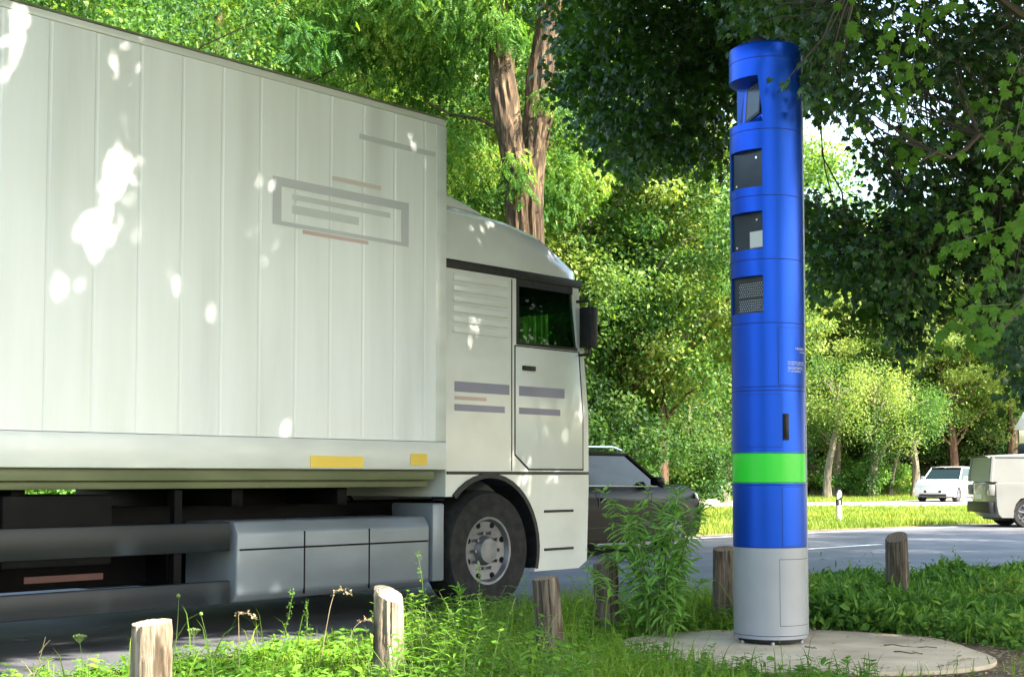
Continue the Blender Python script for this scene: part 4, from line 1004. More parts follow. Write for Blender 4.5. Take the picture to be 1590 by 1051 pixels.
for k, px, D, s_, t in ((2,1120,74,1.2,'left of the pillar behind the silver car'),(2,1180,75,1.2,'hidden behind the pillar'),(0,1240,71,1.1,'dark and low, right beside the pillar'),(1,1312,70,1.2,'bright beside the pale trunks'),(2,1345,76,1.4,'in deep shade behind the ivy tree'),(1,1385,71,1.0,'yellow lit left of the white car'),(2,1420,77,1.5,'dark behind the white car'),(2,1500,79,1.5,'dark behind the bare trunk'),(2,1560,78,1.4,'dark behind the van roof'),(0,1590,74,1.2,'behind the traffic sign'),(2,1640,77,1.4,'at the right edge out of view')):
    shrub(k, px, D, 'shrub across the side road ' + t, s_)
# the rest of the wood reads as one mass
wl = []
g = np.random.default_rng(3)
def wmass(n, px0, px1, D0, D1, z1, nl, size):
    px = g.uniform(px0, px1, n); D = g.uniform(D0, D1, n); z = g.uniform(.5, 1, n)**1.0*0 + g.uniform(0, 1, n)*z1
    C = np.stack([(px-795)/F*D, D, z + np.array([gz(0, d) for d in D])], -1)
    wl.append(clump_leaves(C, g.uniform(1.2, 2.6, n), nl, DIAM, size, flat=.75))
wmass(420, -250, 1080, 54, 64, 25, 100000, .26)
wmass(330, 1000, 1800, 98, 110, 16, 90000, .36)
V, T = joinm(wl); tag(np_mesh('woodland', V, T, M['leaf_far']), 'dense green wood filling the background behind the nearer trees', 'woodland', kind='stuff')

# ------------------------------------------------------------------ the near maple whose branches hang over the pillar
MT = Vector((8.6, 11.8, 0)); mp_ = empty('overhanging_maple', MT, 0, 'dark leafy maple hanging over the pillar from the right, its trunk out of the photo', 'tree')
limbs = [[(8.6,11.8,0),(8.5,11.8,3),(8.2,11.6,6),(7.8,11.2,9),(7.6,11,11)],
 [(8.4,11.7,3.2),tuple(at(1680,150,11.8)),tuple(at(1480,95,12.8)),tuple(at(1300,40,14)),tuple(at(1120,30,15.2)),tuple(at(960,60,16))],
 [(8.5,11.8,2.2),tuple(at(1660,300,11.4)),tuple(at(1520,290,11.6)),tuple(at(1400,350,12.2)),tuple(at(1290,390,12.8))],
 [(8.5,11.8,2.8),tuple(at(1640,200,10)),tuple(at(1520,220,9.2)),tuple(at(1430,250,8.8))],
 [(8.3,11.7,4.5),(6,9,6.8),(3.5,6.5,8.0),(1,4.6,8.4)],[(8.2,11.6,5),(5,11,7.6),(2.5,10.5,8.2),(.8,10,8.4)],[(8.2,11.6,5.5),(9.5,8,7.8),(9.5,4,8.6)],[(8.2,11.6,5.5),(10.5,14,7.6),(12,16.5,8.4)],[(8.3,11.7,4.8),(7.5,8.5,7.2),(6.5,4.6,8.4),(5.2,2,9)],
 [(8.5,11.8,2.0),tuple(at(1700,420,9.2)),tuple(at(1590,470,7.9)),tuple(at(1530,520,7.6))],[(8.5,11.8,2.6),tuple(at(1700,60,9)),tuple(at(1540,0,8.6)),tuple(at(1400,-40,8.6)),tuple(at(1330,-30,8.7))]]
b = MB(); LP = []
for i, l in enumerate(limbs):
    pts = []
    for k in range(len(l)-1):
        for s in range(4): pts.append(Vector(l[k]).lerp(Vector(l[k+1]), s/4) - MT + Vector((0, 0, .05*math.sin(s*1.6+k))))
    pts.append(Vector(l[-1]) - MT); r0 = .30 if i == 0 else (.025 if i == 9 else .045 if i in (3, 10) else .10)
    b.tube(pts, [r0*(1-.85*k/(len(pts)-1)) for k in range(len(pts))], 10 if i == 0 else 7, wob=.06)
    LP += [p for p in pts]
LPn = np.array([tuple(p) for p in LP])
def inpoly(x, y, poly):
    c = False; n = len(poly)
    for i in range(n):
        x0, y0 = poly[i]; x1, y1 = poly[i-1]
        if (y0 > y) != (y1 > y) and x < (x1-x0)*(y-y0)/(y1-y0)+x0: c = not c
    return c
CLS = []      # cluster centres with leaf spread and kind
def region(poly, D0, D1, n, spread=.22, holes=(), keep=1.0):
    xs_ = [p[0] for p in poly]; ys_ = [p[1] for p in poly]; k = 0
    while k < n:
        px, py = random.uniform(min(xs_), max(xs_)), random.uniform(min(ys_), max(ys_))
        if not inpoly(px, py, poly): continue
        k += 1
        if any(((px-hx)/hr)**2 + ((py-hy)/(hr*.8))**2 < 1 and random.random() < hp for hx, hy, hr, hp in holes): continue
        CLS.append((at(px, py, random.uniform(D0, D1)), spread))
region([(880,-60),(1270,-60),(1250,90),(1135,150),(1118,245),(1075,262),(1040,235),(985,262),(950,245),(915,170),(880,150),(872,60)], 13.5, 16.5, 430, .24)
region([(1130,-60),(1260,-60),(1300,60),(1260,150),(1225,60),(1140,45)], 10, 13, 60, .2)
SKY = [(1292,225,75,.97),(1320,262,60,.9),(1405,165,42,.85),(1470,160,36,.8),(1400,90,38,.85),(1345,85,14,.7),(1340,25,12,.8),(1400,28,16,.8),(1500,60,18,.8),(1460,150,14,.7),(1375,190,18,.8),(1250,205,14,.7)]
region([(1235,-60),(1660,-60),(1660,200),(1500,200),(1380,190),(1300,160),(1245,230)], 9, 13.5, 250, .2, SKY)
region([(1340,210),(1660,160),(1660,330),(1560,350),(1440,330),(1350,300)], 11, 14.5, 150, .2, SKY[:3])
region([(1243,255),(1290,290),(1400,330),(1660,300),(1660,560),(1540,545),(1490,470),(1430,500),(1370,470),(1330,440),(1250,470)], 11, 14, 360, .21, [(1500,440,40,.8),(1440,470,40,.7),(1350,345,40,.6),(1285,270,60,.9)])
region([(1330,440),(1420,470),(1440,560),(1400,540),(1350,500)], 12, 13, 14, .16)
region([(1560,440),(1640,420),(1640,640),(1590,600),(1570,540)], 9, 12, 40, .17)
CLS.append((at(1219,128,8.75), .05)); CLS.append((at(1262,95,9.2), .13)); CLS.append((at(1250,60,9.6), .14))
twp, nfr = [], []
P_, AX, NR, SZ = [], [], [], []
for c, sp in CLS:
    c = c - MT; j = int(np.argmin(((LPn-np.array(c))**2).sum(1))); a = LP[j]; v = c - a
    if .25 < v.length < 1.9:
        b.tube(bent(a, c, 4, -.04 if v.length < 1.5 else .03, .03), [.009,.0075,.006,.0045,.003], 4, cap=False)
    dv = v.normalized() if v.length > .01 else Vector((-1,0,0)); nlf = 26 if sp > .1 else 4
    for k in range(nlf):
        o = Vector((random.gauss(0, 1), random.gauss(0, 1), random.gauss(0, .7)))*sp*.62
        P_.append(tuple(c+o)); ax = dv*.4 + o.normalized()*.6 + Vector((0,0,-.85)); AX.append(tuple(ax))
        nm = Vector((random.gauss(0,.5)+.25, random.gauss(0,.5)-.45, .75)); NR.append(tuple(nm)); SZ.append(random.uniform(.042,.082)*(1.3 if c.y > 2.0 else 1))
b.build('trunk', M['twig'], mp_, smooth=True)
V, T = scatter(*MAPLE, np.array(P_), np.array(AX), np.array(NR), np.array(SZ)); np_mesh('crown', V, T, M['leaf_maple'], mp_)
# young bright sprays at the tips
b = MB(); P_, AX, NR, SZ = [], [], [], []
def spray(pts, D, nl=9, size=.07):
    q = [at(px, py, D+.05*i) - MT for i, (px, py) in enumerate(pts)]
    b.tube(q, [.004*(1-.6*i/(len(q)-1)) for i in range(len(q))], 5)
    for k in range(nl):
        t = (k+.7)/nl*(len(q)-1); i = min(int(t), len(q)-2); p = q[i].lerp(q[i+1], t-i); sd = -1 if k % 2 else 1
        d = (q[i+1]-q[i]).normalized(); ax = Vector((sd*.5*abs(d.z)+d.x*.6, random.uniform(-.4,.4), -.75+d.z*.2)); pe = p + ax.normalized()*.03 + Vector((random.gauss(0,.04), random.gauss(0,.05), random.gauss(0,.02)))
        P_.append(tuple(pe)); AX.append(tuple(ax)); NR.append((random.gauss(0,.35), -.8, .5+random.gauss(0,.3))); SZ.append(size*random.uniform(.75,1.2))
for pts, D, n_ in (([(1600,330),(1560,352),(1510,368),(1475,380),(1462,395)],7.6,9),([(1542,400),(1530,350),(1522,320),(1500,330),(1472,342)],7.6,8),([(1555,440),(1542,400),(1528,420),(1512,440),(1508,455)],7.7,8),
    ([(1600,455),(1570,480),(1540,520),(1525,530)],7.5,8),([(1570,472),(1530,475),(1500,478),(1480,500),(1465,515)],7.6,10),([(1540,478),(1520,500),(1500,525),(1480,545)],7.7,9),([(1600,300),(1580,340),(1570,370)],7.4,6),
    ([(1620,60),(1585,90),(1560,140),(1545,190)],8.0,10),([(1620,100),(1590,150),(1580,200),(1570,240)],7.8,10),([(1610,200),(1570,250),(1545,280),(1530,300)],8.1,9),([(1560,190),(1535,210),(1515,235)],8.3,7),
    ([(1400,-30),(1385,30),(1378,70)],8.4,8),([(1440,-30),(1430,40),(1420,80),(1415,125)],8.6,9),([(1330,-30),(1322,20),(1312,50)],8.6,7),([(1500,-20),(1470,10),(1440,15)],8.4,8),([(1400,60),(1392,110),(1380,150)],8.9,8),([(1420,100),(1410,140),(1405,165)],9,7),
    ([(1300,120),(1285,150),(1275,190)],9.6,7),([(1350,150),(1340,190),(1335,215)],9.7,6),([(1455,175),(1430,190),(1400,215),(1380,235)],9.6,10),([(1530,150),(1500,170),(1470,215),(1450,230)],9.4,10),([(1440,215),(1415,235),(1400,262)],9.7,7)):
    spray(pts, D, n_+4)
o = b.build('twigs', M['stem'], mp_, smooth=True)
V, T = scatter(*MAPLE, np.array(P_), np.array(AX), np.array(NR), np.array(SZ)); np_mesh('young_leaves', V, T, M['leaf_young'], mp_)
# upper crown, above the picture: it throws the dappled shade on the pillar and the truck
KITE = tmpl([(0,0,0),(.42,.22,-.03),(.2,.55,.03),(0,1,-.1),(-.2,.55,.03),(-.42,.22,-.03)], [(0,1,2),(0,2,4),(2,3,4),(0,4,5)])
def seen(x, y, z):
    if y < .3: return False
    c_, s__ = math.cos(R(PITCH)), math.sin(R(PITCH)); yy, zz = y, z-CH; dep = c_*yy + s__*zz; upv = -s__*yy + c_*zz
    if dep < .2: return False
    py = 525.5 - (upv/dep*F - SH*1590); px = 795 + x/dep*F
    return -120 < px < 1700 and py > -60
Cs = []
while len(Cs) < 8200:
    x, y = random.uniform(-3.2, 14), random.uniform(-.5, 17.5); z = random.uniform(6.0, 10.2) + (.8 if x < 4 else 0)
    if ((x-6.2)/9.3)**2 + ((y-8.5)/9.2)**2 > 1 or seen(x, y, z-.3): continue
    gx, gy = x-(z-.4)*.875, y+(z-.4)*.45; s_, p_ = SP(gx, gy)
    if gx < -.15 and p_ < 7.75 and gy > 5 and random.random() < .97: continue
    Cs.append((x, y, z))
for k in range(420):  # extra leaf clusters added along the sun rays to shade the pillar
    q = Vector((PX, PY, random.uniform(1.2, 4.1))) + S*random.uniform(3.2, 7.5) + Vector((random.gauss(0,.3), random.gauss(0,.3), 0))
    if not seen(*q) and q.z > 5: Cs.append(tuple(q))
Cs = np.array(Cs) - np.array(MT)
V, T = clump_leaves(Cs, np.full(len(Cs), .34), 215000, KITE, .20, flat=.6, shell=.5)
def carve(V, T, nv, nt_l, spots):
    "drop whole leaves that stand within r of the sun rays through the given spots (gaps in the foliage)"
    L = V.reshape(-1, nv, 3); c = L.mean(1) + np.array(MT); keep = np.ones(len(L), bool); s_ = np.array(S)
    for (q, rad) in spots:
        d = c - np.array(q); t = d@s_; dist = np.linalg.norm(d - t[:, None]*s_, axis=1); keep &= ~((dist < rad*.8+.04+rng.uniform(0,.05,len(L))) & (t > 0) & (rng.uniform(0,1,len(L)) < .76))
    L = L[keep]; n = len(L); T0 = T[:nt_l]; return L.reshape(-1, 3), (T0[None] + (np.arange(n)*nv)[:, None, None]).reshape(-1, 3)
def on_truck(px, py):
    d = at(px, py, 1.0) - Vector((0, 0, CH)); return Vector((0, 0, CH)) + d*(7.81/d.dot(N))
spots = [(on_truck(a, b_), r_) for a, b_, r_ in ((192,215,.045),(186,245,.06),(176,272,.06),(170,298,.045),(152,345,.075),(160,368,.06),(138,372,.04),(206,288,.045),(212,262,.035),(128,345,.035),(22,35,.07),(10,75,.06),(2,110,.05),(738,500,.05),(742,522,.04),(688,556,.035),(822,735,.05),(832,760,.04),(868,722,.05),(876,745,.05),(852,655,.03),(882,660,.03),(905,640,.035),(800,712,.03),(545,585,.025),(330,480,.02))]
spots += [(Vector((PX+.21, PY-.11, pyz(440))), .015)]
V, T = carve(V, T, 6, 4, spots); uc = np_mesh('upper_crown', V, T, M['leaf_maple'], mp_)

# ------------------------------------------------------------------ grass and ground plants
def blades(P, h, w, bend=.5):
    n = len(P); a = rng.uniform(0, 6.283, n); la = rng.uniform(0, 6.283, n); h = h[:, None]; w = w[:, None]
    side = np.stack([np.cos(a), np.sin(a), np.zeros(n)], -1); ln = np.stack([np.cos(la), np.sin(la), np.zeros(n)], -1)*(rng.uniform(.1, 1, n)[:, None])*bend
    up = np.array([0, 0, 1.])
    p1 = P + (up*.5 + ln*.15)*h; p2 = P + (up*.85 + ln*.5)*h; p3 = P + (up*1.0 + ln*1.0)*h
    V = np.stack([P-side*w, P+side*w, p1-side*w*.8, p1+side*w*.8, p2-side*w*.45, p2+side*w*.45, p3], 1).reshape(-1, 3)
    t = np.array([(0,1,3),(0,3,2),(2,3,5),(2,5,4),(4,5,6)]); T = t[None] + (np.arange(n)*7)[:, None, None]
    return V, T.reshape(-1, 3)
def vn2(x, y, s=1.0): return .5+.25*(np.sin(x*2.1*s+1)+np.sin(y*2.7*s+2.2)*.7+np.sin((x+y)*3.9*s)*.5+np.sin((x-y)*5.3*s+1)*.4)
POSTS = [(-1.44,5.7),(-.665,7.7),(.235,8.4),(.665,9.97),(1.6,10.75),(3.28,12.1)]
def spts(n, x0, x1, y0, y1, f):
    P = np.stack([rng.uniform(x0, x1, n), rng.uniform(y0, y1, n), np.zeros(n)], -1); k = f(P[:, 0], P[:, 1]); return P[rng.uniform(0, 1, n) < k]
def pval(x, y): return N.x*x + N.y*y
def offpad(x, y, m=.0): return ((x-PAD[0])/(1.16+m+.06*np.sin(x*9)))**2 + ((y-PAD[1])/(1.07+m+.05*np.sin(y*11+x*5)))**2 > 1
def left_f(x, y):
    p = pval(x, y); k = (p > 1.5) & (p < 6.98) & offpad(x, y); dirt = ((x > 2.0) & (y < 9.4)) | ((x > 1.15) & (y < 8.7))
    return k*np.where(dirt, np.where(x < 2, .3, .10), 1.0)*np.where(((x > 2.0) & (y > 9.4)), .35, 1.0)*np.clip(vn2(x, y, 1.7)*1.7-.25, .08, 1)*np.where(p > 6.6, .6, 1)
P = spts(150000, -4.2, 6.5, 4.9, 14, left_f); 
hh = rng.uniform(.06, .25, len(P))*(.6+.8*np.clip(vn2(P[:,0], P[:,1], .7), 0, 1)); hh *= np.where(P[:,0] > 2.0, .75, 1)*np.where(P[:,0] < -.4, .62, .85)
mid = (P[:,0] > .3) & (P[:,0] < 1.7) & (P[:,1] > 9.6); hh = np.where(mid, hh*1.35, hh)
for a_, b_ in POSTS: hh = np.where((np.abs(P[:,0]-a_*P[:,1]/b_) < .17) & (P[:,1] < b_+.1) & (P[:,1] > b_-1.3), hh*.5, hh)
V, T = blades(P, hh, rng.uniform(.0018, .0045, len(P)), .6)
P2 = P[(rng.uniform(0, 1, len(P)) < .022) & (P[:,0] < 1.7)]; V2, T2 = blades(P2, rng.uniform(.15, .38, len(P2)), rng.uniform(.003, .0065, len(P2)), .8); V, T = joinm([(V, T), (V2, T2)])
tag(np_mesh('verge_grass', V, T, M['grass']), 'green grass growing on the near verge around the posts and pad', 'grass', kind='stuff')
# sunlit lawn beyond the road
def road_far(x, y):
    s_ = U.x*x + U.y*y; return pval(x, y) - (15.1 - np.where(s_ > 14, (s_-14)**2/190, 0))
def lawn_f(x, y):
    k = road_far(x, y) > .15; yn = np.interp(x, [p[0] for p in near], [p[1] for p in near]); yf = np.interp(x, [p[0] for p in far], [p[1] for p in far])
    k = k & ((y < yn) | (y > yf)) & (np.abs(x) < y*.42+2); return k*np.clip(.35+vn2(x*.3, y*.3), .2, 1)
P = spts(230000, 2, 34, 26, 74, lawn_f); P[:, 2] = [gz(0, y) for y in P[:, 1]]
V, T = blades(P, rng.uniform(.05, .16, len(P))*np.where(P[:,1] > 60, 1.6, 1), rng.uniform(.006, .014, len(P)), .7)
tag(np_mesh('lawn_grass', V, T, M['grass_far']), 'bright sunlit grass between the main road and the side road', 'grass', kind='stuff')
P = spts(30000, -14, 9, 19, 44, lambda x, y: (road_far(x, y) > .1)*(x < y*.125)*1.0)
V, T = blades(P, rng.uniform(.08, .3, len(P)), rng.uniform(.006, .012, len(P)), .7)
V2, T2 = scatter(*DIAM, P[:20000]+np.array([0,0,.12]), rdir(20000)+np.array([0,0,.2]), rdir(20000)*.5+np.array([0,0,1]), rng.uniform(.08,.16,20000)) if len(P) >= 20000 else (V[:3], T[:0])
V, T = joinm([(V, T), (V2, T2)]); tag(np_mesh('wood_edge_herbs', V, T, M['leaf_green']), 'low herbs and grass under the trees beyond the road', 'undergrowth', kind='stuff')
# leafy ground cover to the right of the pillar
def cov_f(x, y):
    p = pval(x, y); edge = np.interp(x, [1.9,2.4,3.27,4.2,8], [10.05,9.85,9.2,8.9,8.6]); return (p < 6.75) & (y > edge+.12*np.sin(x*7)) & offpad(x, y, .04) & (x < y*.42)
P = spts(64000, 1.75, 6.5, 8.5, 14.5, cov_f)
hm = .06+.17*np.clip(vn2(P[:,0], P[:,1], 1.3), 0, 1.2)*np.clip(.4+vn2(P[:,0]+3, P[:,1], 2.9), .35, 1.2); edge = np.interp(P[:,0], [1.9,2.4,3.27,4.2,8], [10.05,9.85,9.2,8.9,8.6]); hm *= np.clip((P[:,1]-edge)/.5+.25, .25, 1)
P[:, 2] = hm*rng.uniform(.1, 1, len(P))**.45
nr = rdir(len(P))*.8 + np.array([.1, -.3, .75]); ax = rdir(len(P)) + np.array([0, -.2, -.25])
V, T = scatter(*OVAL, P, ax, nr, rng.uniform(.03, .095, len(P)))
P2 = P[:9000].copy(); P2[:, 2] += rng.exponential(.03, 9000); V2, T2 = scatter(*LANCE, P2, ax[:9000]+np.array([0,0,.7]), nr[:9000], rng.uniform(.05, .11, 9000)); V, T = joinm([(V, T), (V2, T2)])
tag(np_mesh('ground_cover', V, T, M['cover']), 'low leafy green ground cover to the right of the pillar', 'ground cover', kind='stuff')
# mixed weeds on the left verge
def weed_geo(h, g, n=9, ll=.07, tpl=LANCE, spread=.35, whorl=2, droop=-.2):
    "one leafy stem, returns (leaf parts, stem points)"
    la = g.uniform(0, 6.28); ln = g.uniform(.05, spread); pts = [np.array([math.cos(la)*ln*h*t*t, math.sin(la)*ln*h*t*t, h*t]) for t in np.linspace(0, 1, 6)]
    P, A, Nn, Z = [], [], [], []
    for k in range(n):
        t = .12+.88*k/(n-1); q = t*5; i = min(int(q), 4); p = pts[i]+(pts[i+1]-pts[i])*(q-i)
        for w in range(whorl):
            a = k*2.4+w*6.283/whorl+g.uniform(-.3,.3); d = np.array([math.cos(a), math.sin(a), .35 if t > .85 else droop+g.uniform(-.2,.3)])
            P.append(p); A.append(d); Nn.append(np.array([0,0,1.])-d*.2); Z.append(ll*g.uniform(.7,1.2)*(1.15-.6*t))
    return (np.array(P), np.array(A), np.array(Nn), np.array(Z)), pts
LW, SW = {'L': [[],[],[],[]], 'O': [[],[],[],[]]}, MB()
g = random.Random(12)
def add_weed(x, y, h, key, n, ll, spread=.35, whorl=2):
    (Pq, A, Nn, Z), pts = weed_geo(h, g, n, ll, None, spread, whorl)
    off = np.array([x, y, 0]); LW[key][0].append(Pq+off); LW[key][1].append(A); LW[key][2].append(Nn); LW[key][3].append(Z)
    SW.tube([Vector(p)+Vector(off) for p in pts], [.0028,.0025,.0022,.0018,.0014,.001], 4, cap=False)
cnt = 0
while cnt < 1900:
    x, y = g.uniform(-3.4, 1.75), g.uniform(5.6, 11.2); p = pval(x, y)
    if not (3.2 < p < 6.95) or not offpad(x, y, .03): continue
    band = (x > -.75 and x < .35)              # tallest between the second and third post
    h = g.uniform(.06, .20)*(.6+.9*max(0, vn2(x*1.0, y*1.0, 1.3)))
    if band: h = g.uniform(.18, .46) if y < 8.9 else g.uniform(.1, .28)
    if x < -.75: h *= .62
    if min((x-a)**2+(y-b_)**2 for a, b_ in POSTS) < .012: continue
    if any(abs((x-a)) < .20 and y < b_ and b_-y < 1.3 for a, b_ in POSTS[:4]): h = min(h, .10)
    k = g.random(); add_weed(x, y, h, 'L' if k < .55 else 'O', g.randint(6, 12), g.uniform(.05,.12) if k < .5 else g.uniform(.04,.095), .55, g.choice((2,2,3))); cnt += 1
weeds = []
for key, tp_ in (('L', LANCE), ('O', OVAL)):
    q = LW[key]; weeds.append(scatter(*tp_, np.concatenate(q[0]), np.concatenate(q[1]), np.concatenate(q[2]), np.concatenate(q[3])))
# creeping round leaves near the ground
P = spts(26000, -3.6, 1.7, 5.2, 11.2, lambda x, y: (pval(x, y) < 6.9)*(pval(x, y) > 3)*offpad(x, y, .03)*np.clip(vn2(x, y, 1.6)-.25, 0, 1)); P[:, 2] = rng.uniform(.02, .13, len(P))
weeds.append(scatter(*OVAL, P, rdir(len(P))*[1,1,.3], rdir(len(P))*.4+np.array([0,-.2,1]), rng.uniform(.03,.075,len(P))))
V, T = joinm(weeds); wd = tag(np_mesh('verge_weeds', V, T, M['weed']), 'mixed leafy weeds among the posts on the left verge', 'weeds', kind='stuff')
SW.build('weed_stems', M['stem'], wd)
# tall leafy bush between the fourth and fifth post
def plant(name, x, y, label, cat='plant'): return empty(name, (x, y, 0), 0, label, cat)
def leafy(root, stems, n, ll, key=LANCE, m='weed', whorl=1, droop=-.5, r=.005):
    b = MB(); L = []
    for pts in stems:
        pts = [Vector(p) for p in pts]; fine = []
        for i in range(len(pts)-1):
            for s in range(4): fine.append(pts[i].lerp(pts[i+1], s/4))
        fine.append(pts[-1]); b.tube(fine, [r*(1-.75*i/(len(fine)-1)) for i in range(len(fine))], 5)
        P, A, Nn, Z = [], [], [], []
        for k in range(n):
            t = .15+.85*k/(n-1); q = t*(len(fine)-1); i = min(int(q), len(fine)-2); p = fine[i].lerp(fine[i+1], q-i)
            for w in range(whorl):
                a = k*2.4+w*6.283/whorl+g.uniform(-.4,.4); P.append(tuple(p)); A.append((math.cos(a), math.sin(a), droop+g.uniform(-.3,.5)+(.7 if t > .9 else 0))); Nn.append((g.uniform(-.2,.2), -.3, 1)); Z.append(ll*g.uniform(.65,1.25)*(1.1-.35*t))
        L.append(scatter(*key, np.array(P), np.array(A), np.array(Nn), np.array(Z)))
    b.build('stems', M['stem'], root, smooth=True); V, T = joinm(L); np_mesh('leaves', V, T, M[m], root)
bx, by = 1.0, 9.75
tb = plant('tall_bush', bx, by, 'tall leafy bush with drooping pointed leaves between the fourth post and the pillar')
st = []
for k in range(19):
    a = g.uniform(0, 6.28); rr_ = g.uniform(.02, .16); h = g.uniform(.45, 1.02); l_ = g.uniform(.05, .36); a2 = a+g.uniform(-.5,.5)
    p0 = (rr_*math.cos(a), rr_*math.sin(a), 0); st.append([p0, (p0[0]+l_*.25*math.cos(a2), p0[1]+l_*.25*math.sin(a2), h*.5), (p0[0]+l_*.7*math.cos(a2), p0[1]+l_*.7*math.sin(a2), h*.88), (p0[0]+l_*1.05*math.cos(a2), p0[1]+l_*1.05*math.sin(a2), h)])
for px, py in ((1005,760),(945,800),(1050,770),(1080,815),(1075,870),(1090,905),(930,850),(985,790)):
    p = at(px, py, by+.1*g.uniform(-1,1)) - Vector((bx, by, 0)); st.append([(0,0,0),(p.x*.25,p.y*.3,p.z*.45),(p.x*.7,p.y*.8,p.z*.82),tuple(p)])
leafy(tb, st, 17, .125, LANCE, 'bush', 3, -.35)
fw = plant('leafy_weed', at(716,1000,8.3).x, 8.3, 'upright narrow leaved weed with a bright top between second and third post'); 
leafy(fw, [[(0,0,0),(.01,0,.25),(-.01,0,.46)],[(0.03,0,0),(.06,0,.2),(.09,.02,.36)]], 20, .09, LANCE, 'weed', 3, -.1)
fw = plant('leafy_weed', at(905,1000,9.2).x, 9.2, 'tall soft weed leaning beside the left side of the bush'); 
leafy(fw, [[(0,0,0),(.01,0,.3),(.05,0,.62)],[(-.03,0,0),(-.05,0,.25),(-.06,.02,.45)],[(.05,0,0),(.08,0,.3),(.10,.02,.5)]], 18, .08, LANCE, 'weed', 2, -.3)
# seed stalks, umbels, dry twig and arching grasses in front of the truck
def stalk(px0, py0, px1, py1, D, label, kind, name='seed_stalk'):
    p0, p1 = at(px0, py0, D), at(px1, py1, D); r0 = plant(name, p0.x, p0.y, label); v = p1-p0; b = MB(); z0 = -p0.z
    base = Vector((0, 0, 0)); top = Vector((v.x, v.y, p1.z)); pts = [base.lerp(top, t)+Vector((.015*math.sin(t*3), 0, 0)) for t in np.linspace(0, 1, 7)]
    mm = 'dry' if kind in ('dry', 'arch', 'twig') else 'stem'
    if kind == 'arch':
        pts = [base, base.lerp(top, .35)+Vector((0,0,.05)), base.lerp(top, .7)+Vector((0,0,.07)), top+Vector((0,0,.03)), top+Vector((.05,0,.035)), top+Vector((.10,0,.0))]
    b.tube(pts, [.0026*(1-.1*i) if kind != 'twig' else .005*(1-.12*i) for i in range(len(pts))], 5)
    if kind == 'twig':
        for t, sx in ((.35,.08),(.55,-.05),(.6,.09),(.8,.05)):
            q = base.lerp(top, t); b.tube([q, q+Vector((sx*.6,0,.04)), q+Vector((sx,0,.06))], [.003,.002,.001], 4)
    b.build('stem', M[mm], r0, smooth=True)
    P, A, Nn, Z = [], [], [], []
    if kind == 'umbel':
        hb = MB()
        for k in range(22):
            a = k*2.4; rr_ = .033*math.sqrt(k/22.); q = top+Vector((rr_*math.cos(a), rr_*math.sin(a), .03-rr_*.3)); hb.tube([top-Vector((0,0,.012)), q], [.0008,.0006], 4); hb.tube([q, q+Vector((0,0,.004)), q+Vector((0,0,.007))], [.002,.004,.001], 6)
        hb.build('flower_head', M['stem'], r0, smooth=True)
    elif kind == 'bud':
        hb = MB(); hb.tube([top, top+Vector((0,0,.006)), top+Vector((0,0,.014)), top+Vector((0,0,.02))], [.002,.010,.010,.004], 10); hb.build('flower_head', M['stem'], r0, smooth=True)
    elif kind in ('seed', 'arch', 'dry'):
        for k in range(46):
            t = g.uniform(.55, 1); i = min(int(t*(len(pts)-1)), len(pts)-2); q = pts[i].lerp(pts[i+1], t*(len(pts)-1)-i); P.append(tuple(q+Vector((g.gauss(0,.008), g.gauss(0,.008), g.gauss(0,.006))))); A.append((g.gauss(0,1), g.gauss(0,1), .8)); Nn.append((g.gauss(0,1), g.gauss(0,1), g.gauss(0,1))); Z.append(g.uniform(.008,.02))
        V, T = scatter(*DIAM, np.array(P), np.array(A), np.array(Nn), np.array(Z)); np_mesh('seed_head', V, T, M['dry' if kind != 'seed' else 'weed'], r0)
    if kind in ('bud', 'umbel', 'seed'):
        V, T = scatter(*LANCE, np.array([tuple(pts[2]), tuple(pts[3]), tuple(pts[1])]), np.array([(.8,0,.4),(-.7,.1,.5),(-.6,0,.4)]), np.array([(0,-.4,1)]*3), np.array([.07,.05,.09])); np_mesh('leaf', V, T, M['weed'], r0)
stalk(255,1051,277,928,6.6,'round budded stalk rising beside the leftmost post','bud')
stalk(335,1060,312,956,7.0,'thin budded stalk between the leftmost post and the arching grass','bud')
stalk(125,1070,123,995,6.8,'small umbel flower head left of the leftmost post','umbel')
stalk(292,1060,300,985,7.2,'wispy umbel head just right of the leftmost post','umbel')
stalk(25,1055,70,988,6.6,'dry branching twig sticking up in the bottom left corner','twig','dry_twig')
stalk(372,1040,370,962,7.6,'curling grass stalk in the grass below the truck skirt','arch','arching_grass')
stalk(420,1030,455,915,7.9,'tall thin grass stalk left of the arching seed heads','seed')
stalk(470,1020,475,930,8.0,'upright grass with a fuzzy head below the truck skirt','seed')
stalk(495,1020,520,925,8.0,'pale arching seed head leaning right below the truck','arch','arching_grass')
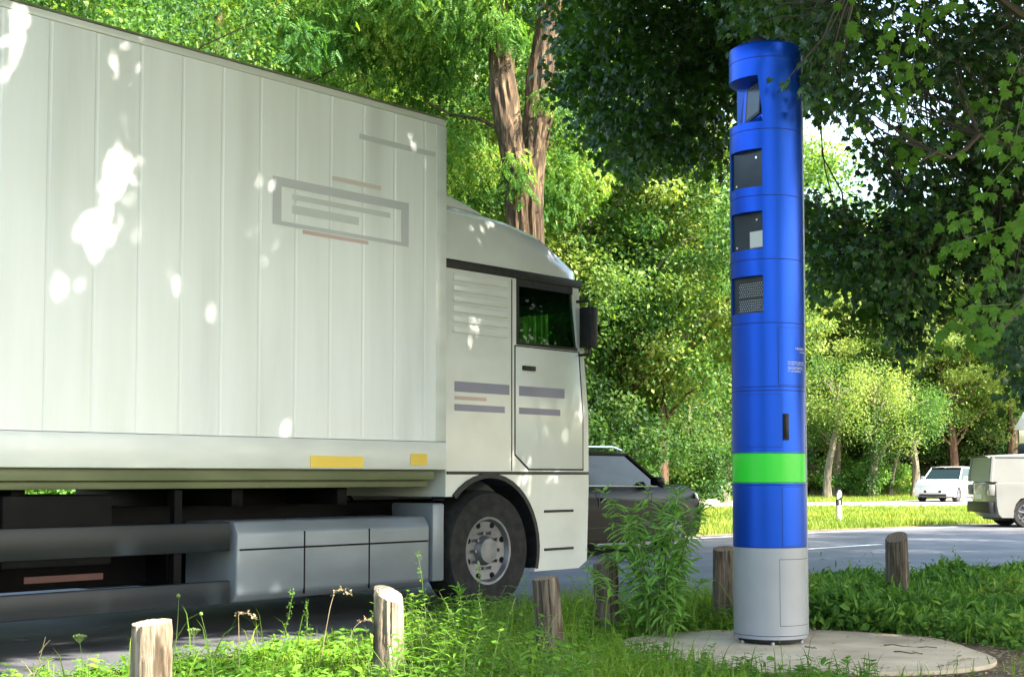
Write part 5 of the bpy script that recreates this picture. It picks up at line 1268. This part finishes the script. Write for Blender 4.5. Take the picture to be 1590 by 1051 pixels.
stalk(525,1030,560,972,8.1,'pale drooping seed head close to the second post','arch','arching_grass')
stalk(665,1000,648,855,8.2,'tall seed stalk leaning left in front of the truck skirt','seed')
stalk(740,1000,742,875,8.5,'seed stalk directly right of the bright topped weed','seed')
stalk(800,980,815,890,8.8,'thin seed stalk leaning right beside the split post','seed')
stalk(640,1000,636,925,8.2,'short seed stalk beside the second post','seed')
stalk(1500,915,1478,848,12.4,'thin dark seed stalk above the ground cover, right of the lone post','seed')
stalk(1330,915,1318,870,11.8,'thin seed stalk between the pillar and the lone post','seed')
stalk(1470,900,1462,862,12.4,'short seed stalk standing right of the lone rough post','seed')
# fallen twigs and litter on the pad and soil
def ground_twig(px0, py0, px1, py1, label, r=.004, z=.034):
    a, c = G(px0, py0, z), G(px1, py1, z); o = empty('fallen_twig', a, 0, label, 'twig'); b = MB()
    pts = bent((0,0,0), c-a, 5, .01, .03); b.tube(pts, [r*(1-.1*i) for i in range(6)], 6); b.build('twig_stem', M['twig'], o, smooth=True)
    b = MB(); q = pts[3]; v = (c-a)*.2; b.tube([q, q+Vector((v.x+.02, v.y+.05, .004))], [r*.6, r*.3], 5); b.build('side_shoot', M['twig'], o, smooth=True)
ground_twig(1372,1001,1455,1005,'dark twig lying on the concrete right of the pillar base')
ground_twig(1388,1011,1432,1015,'short dark twig lying on the concrete nearer the camera')
ground_twig(1250,1003,1268,1006,'short dark stick beside the foot of the pillar')
P = spts(7500, 1.2, 4.8, 7.3, 10.4, lambda x, y: np.where(offpad(x, y, -.06), .8, .03+.35*np.clip((x-2.3)/.8, 0, 1)**2)*(y < np.interp(x, [1.9,2.4,3.27,4.2,8], [10.3,10.1,9.5,9.2,8.9]))); P[:, 2] = np.where(offpad(P[:,0], P[:,1], 0), .012, .036)
V, T = scatter(*DIAM, P, rdir(len(P))*[1,1,.1], rdir(len(P))*.35+np.array([0,0,1]), rng.uniform(.008,.045,len(P)))
tag(np_mesh('leaf_litter', V, T, M['dry']), 'dry brown litter scattered over the soil and pad', 'leaf litter', kind='stuff')
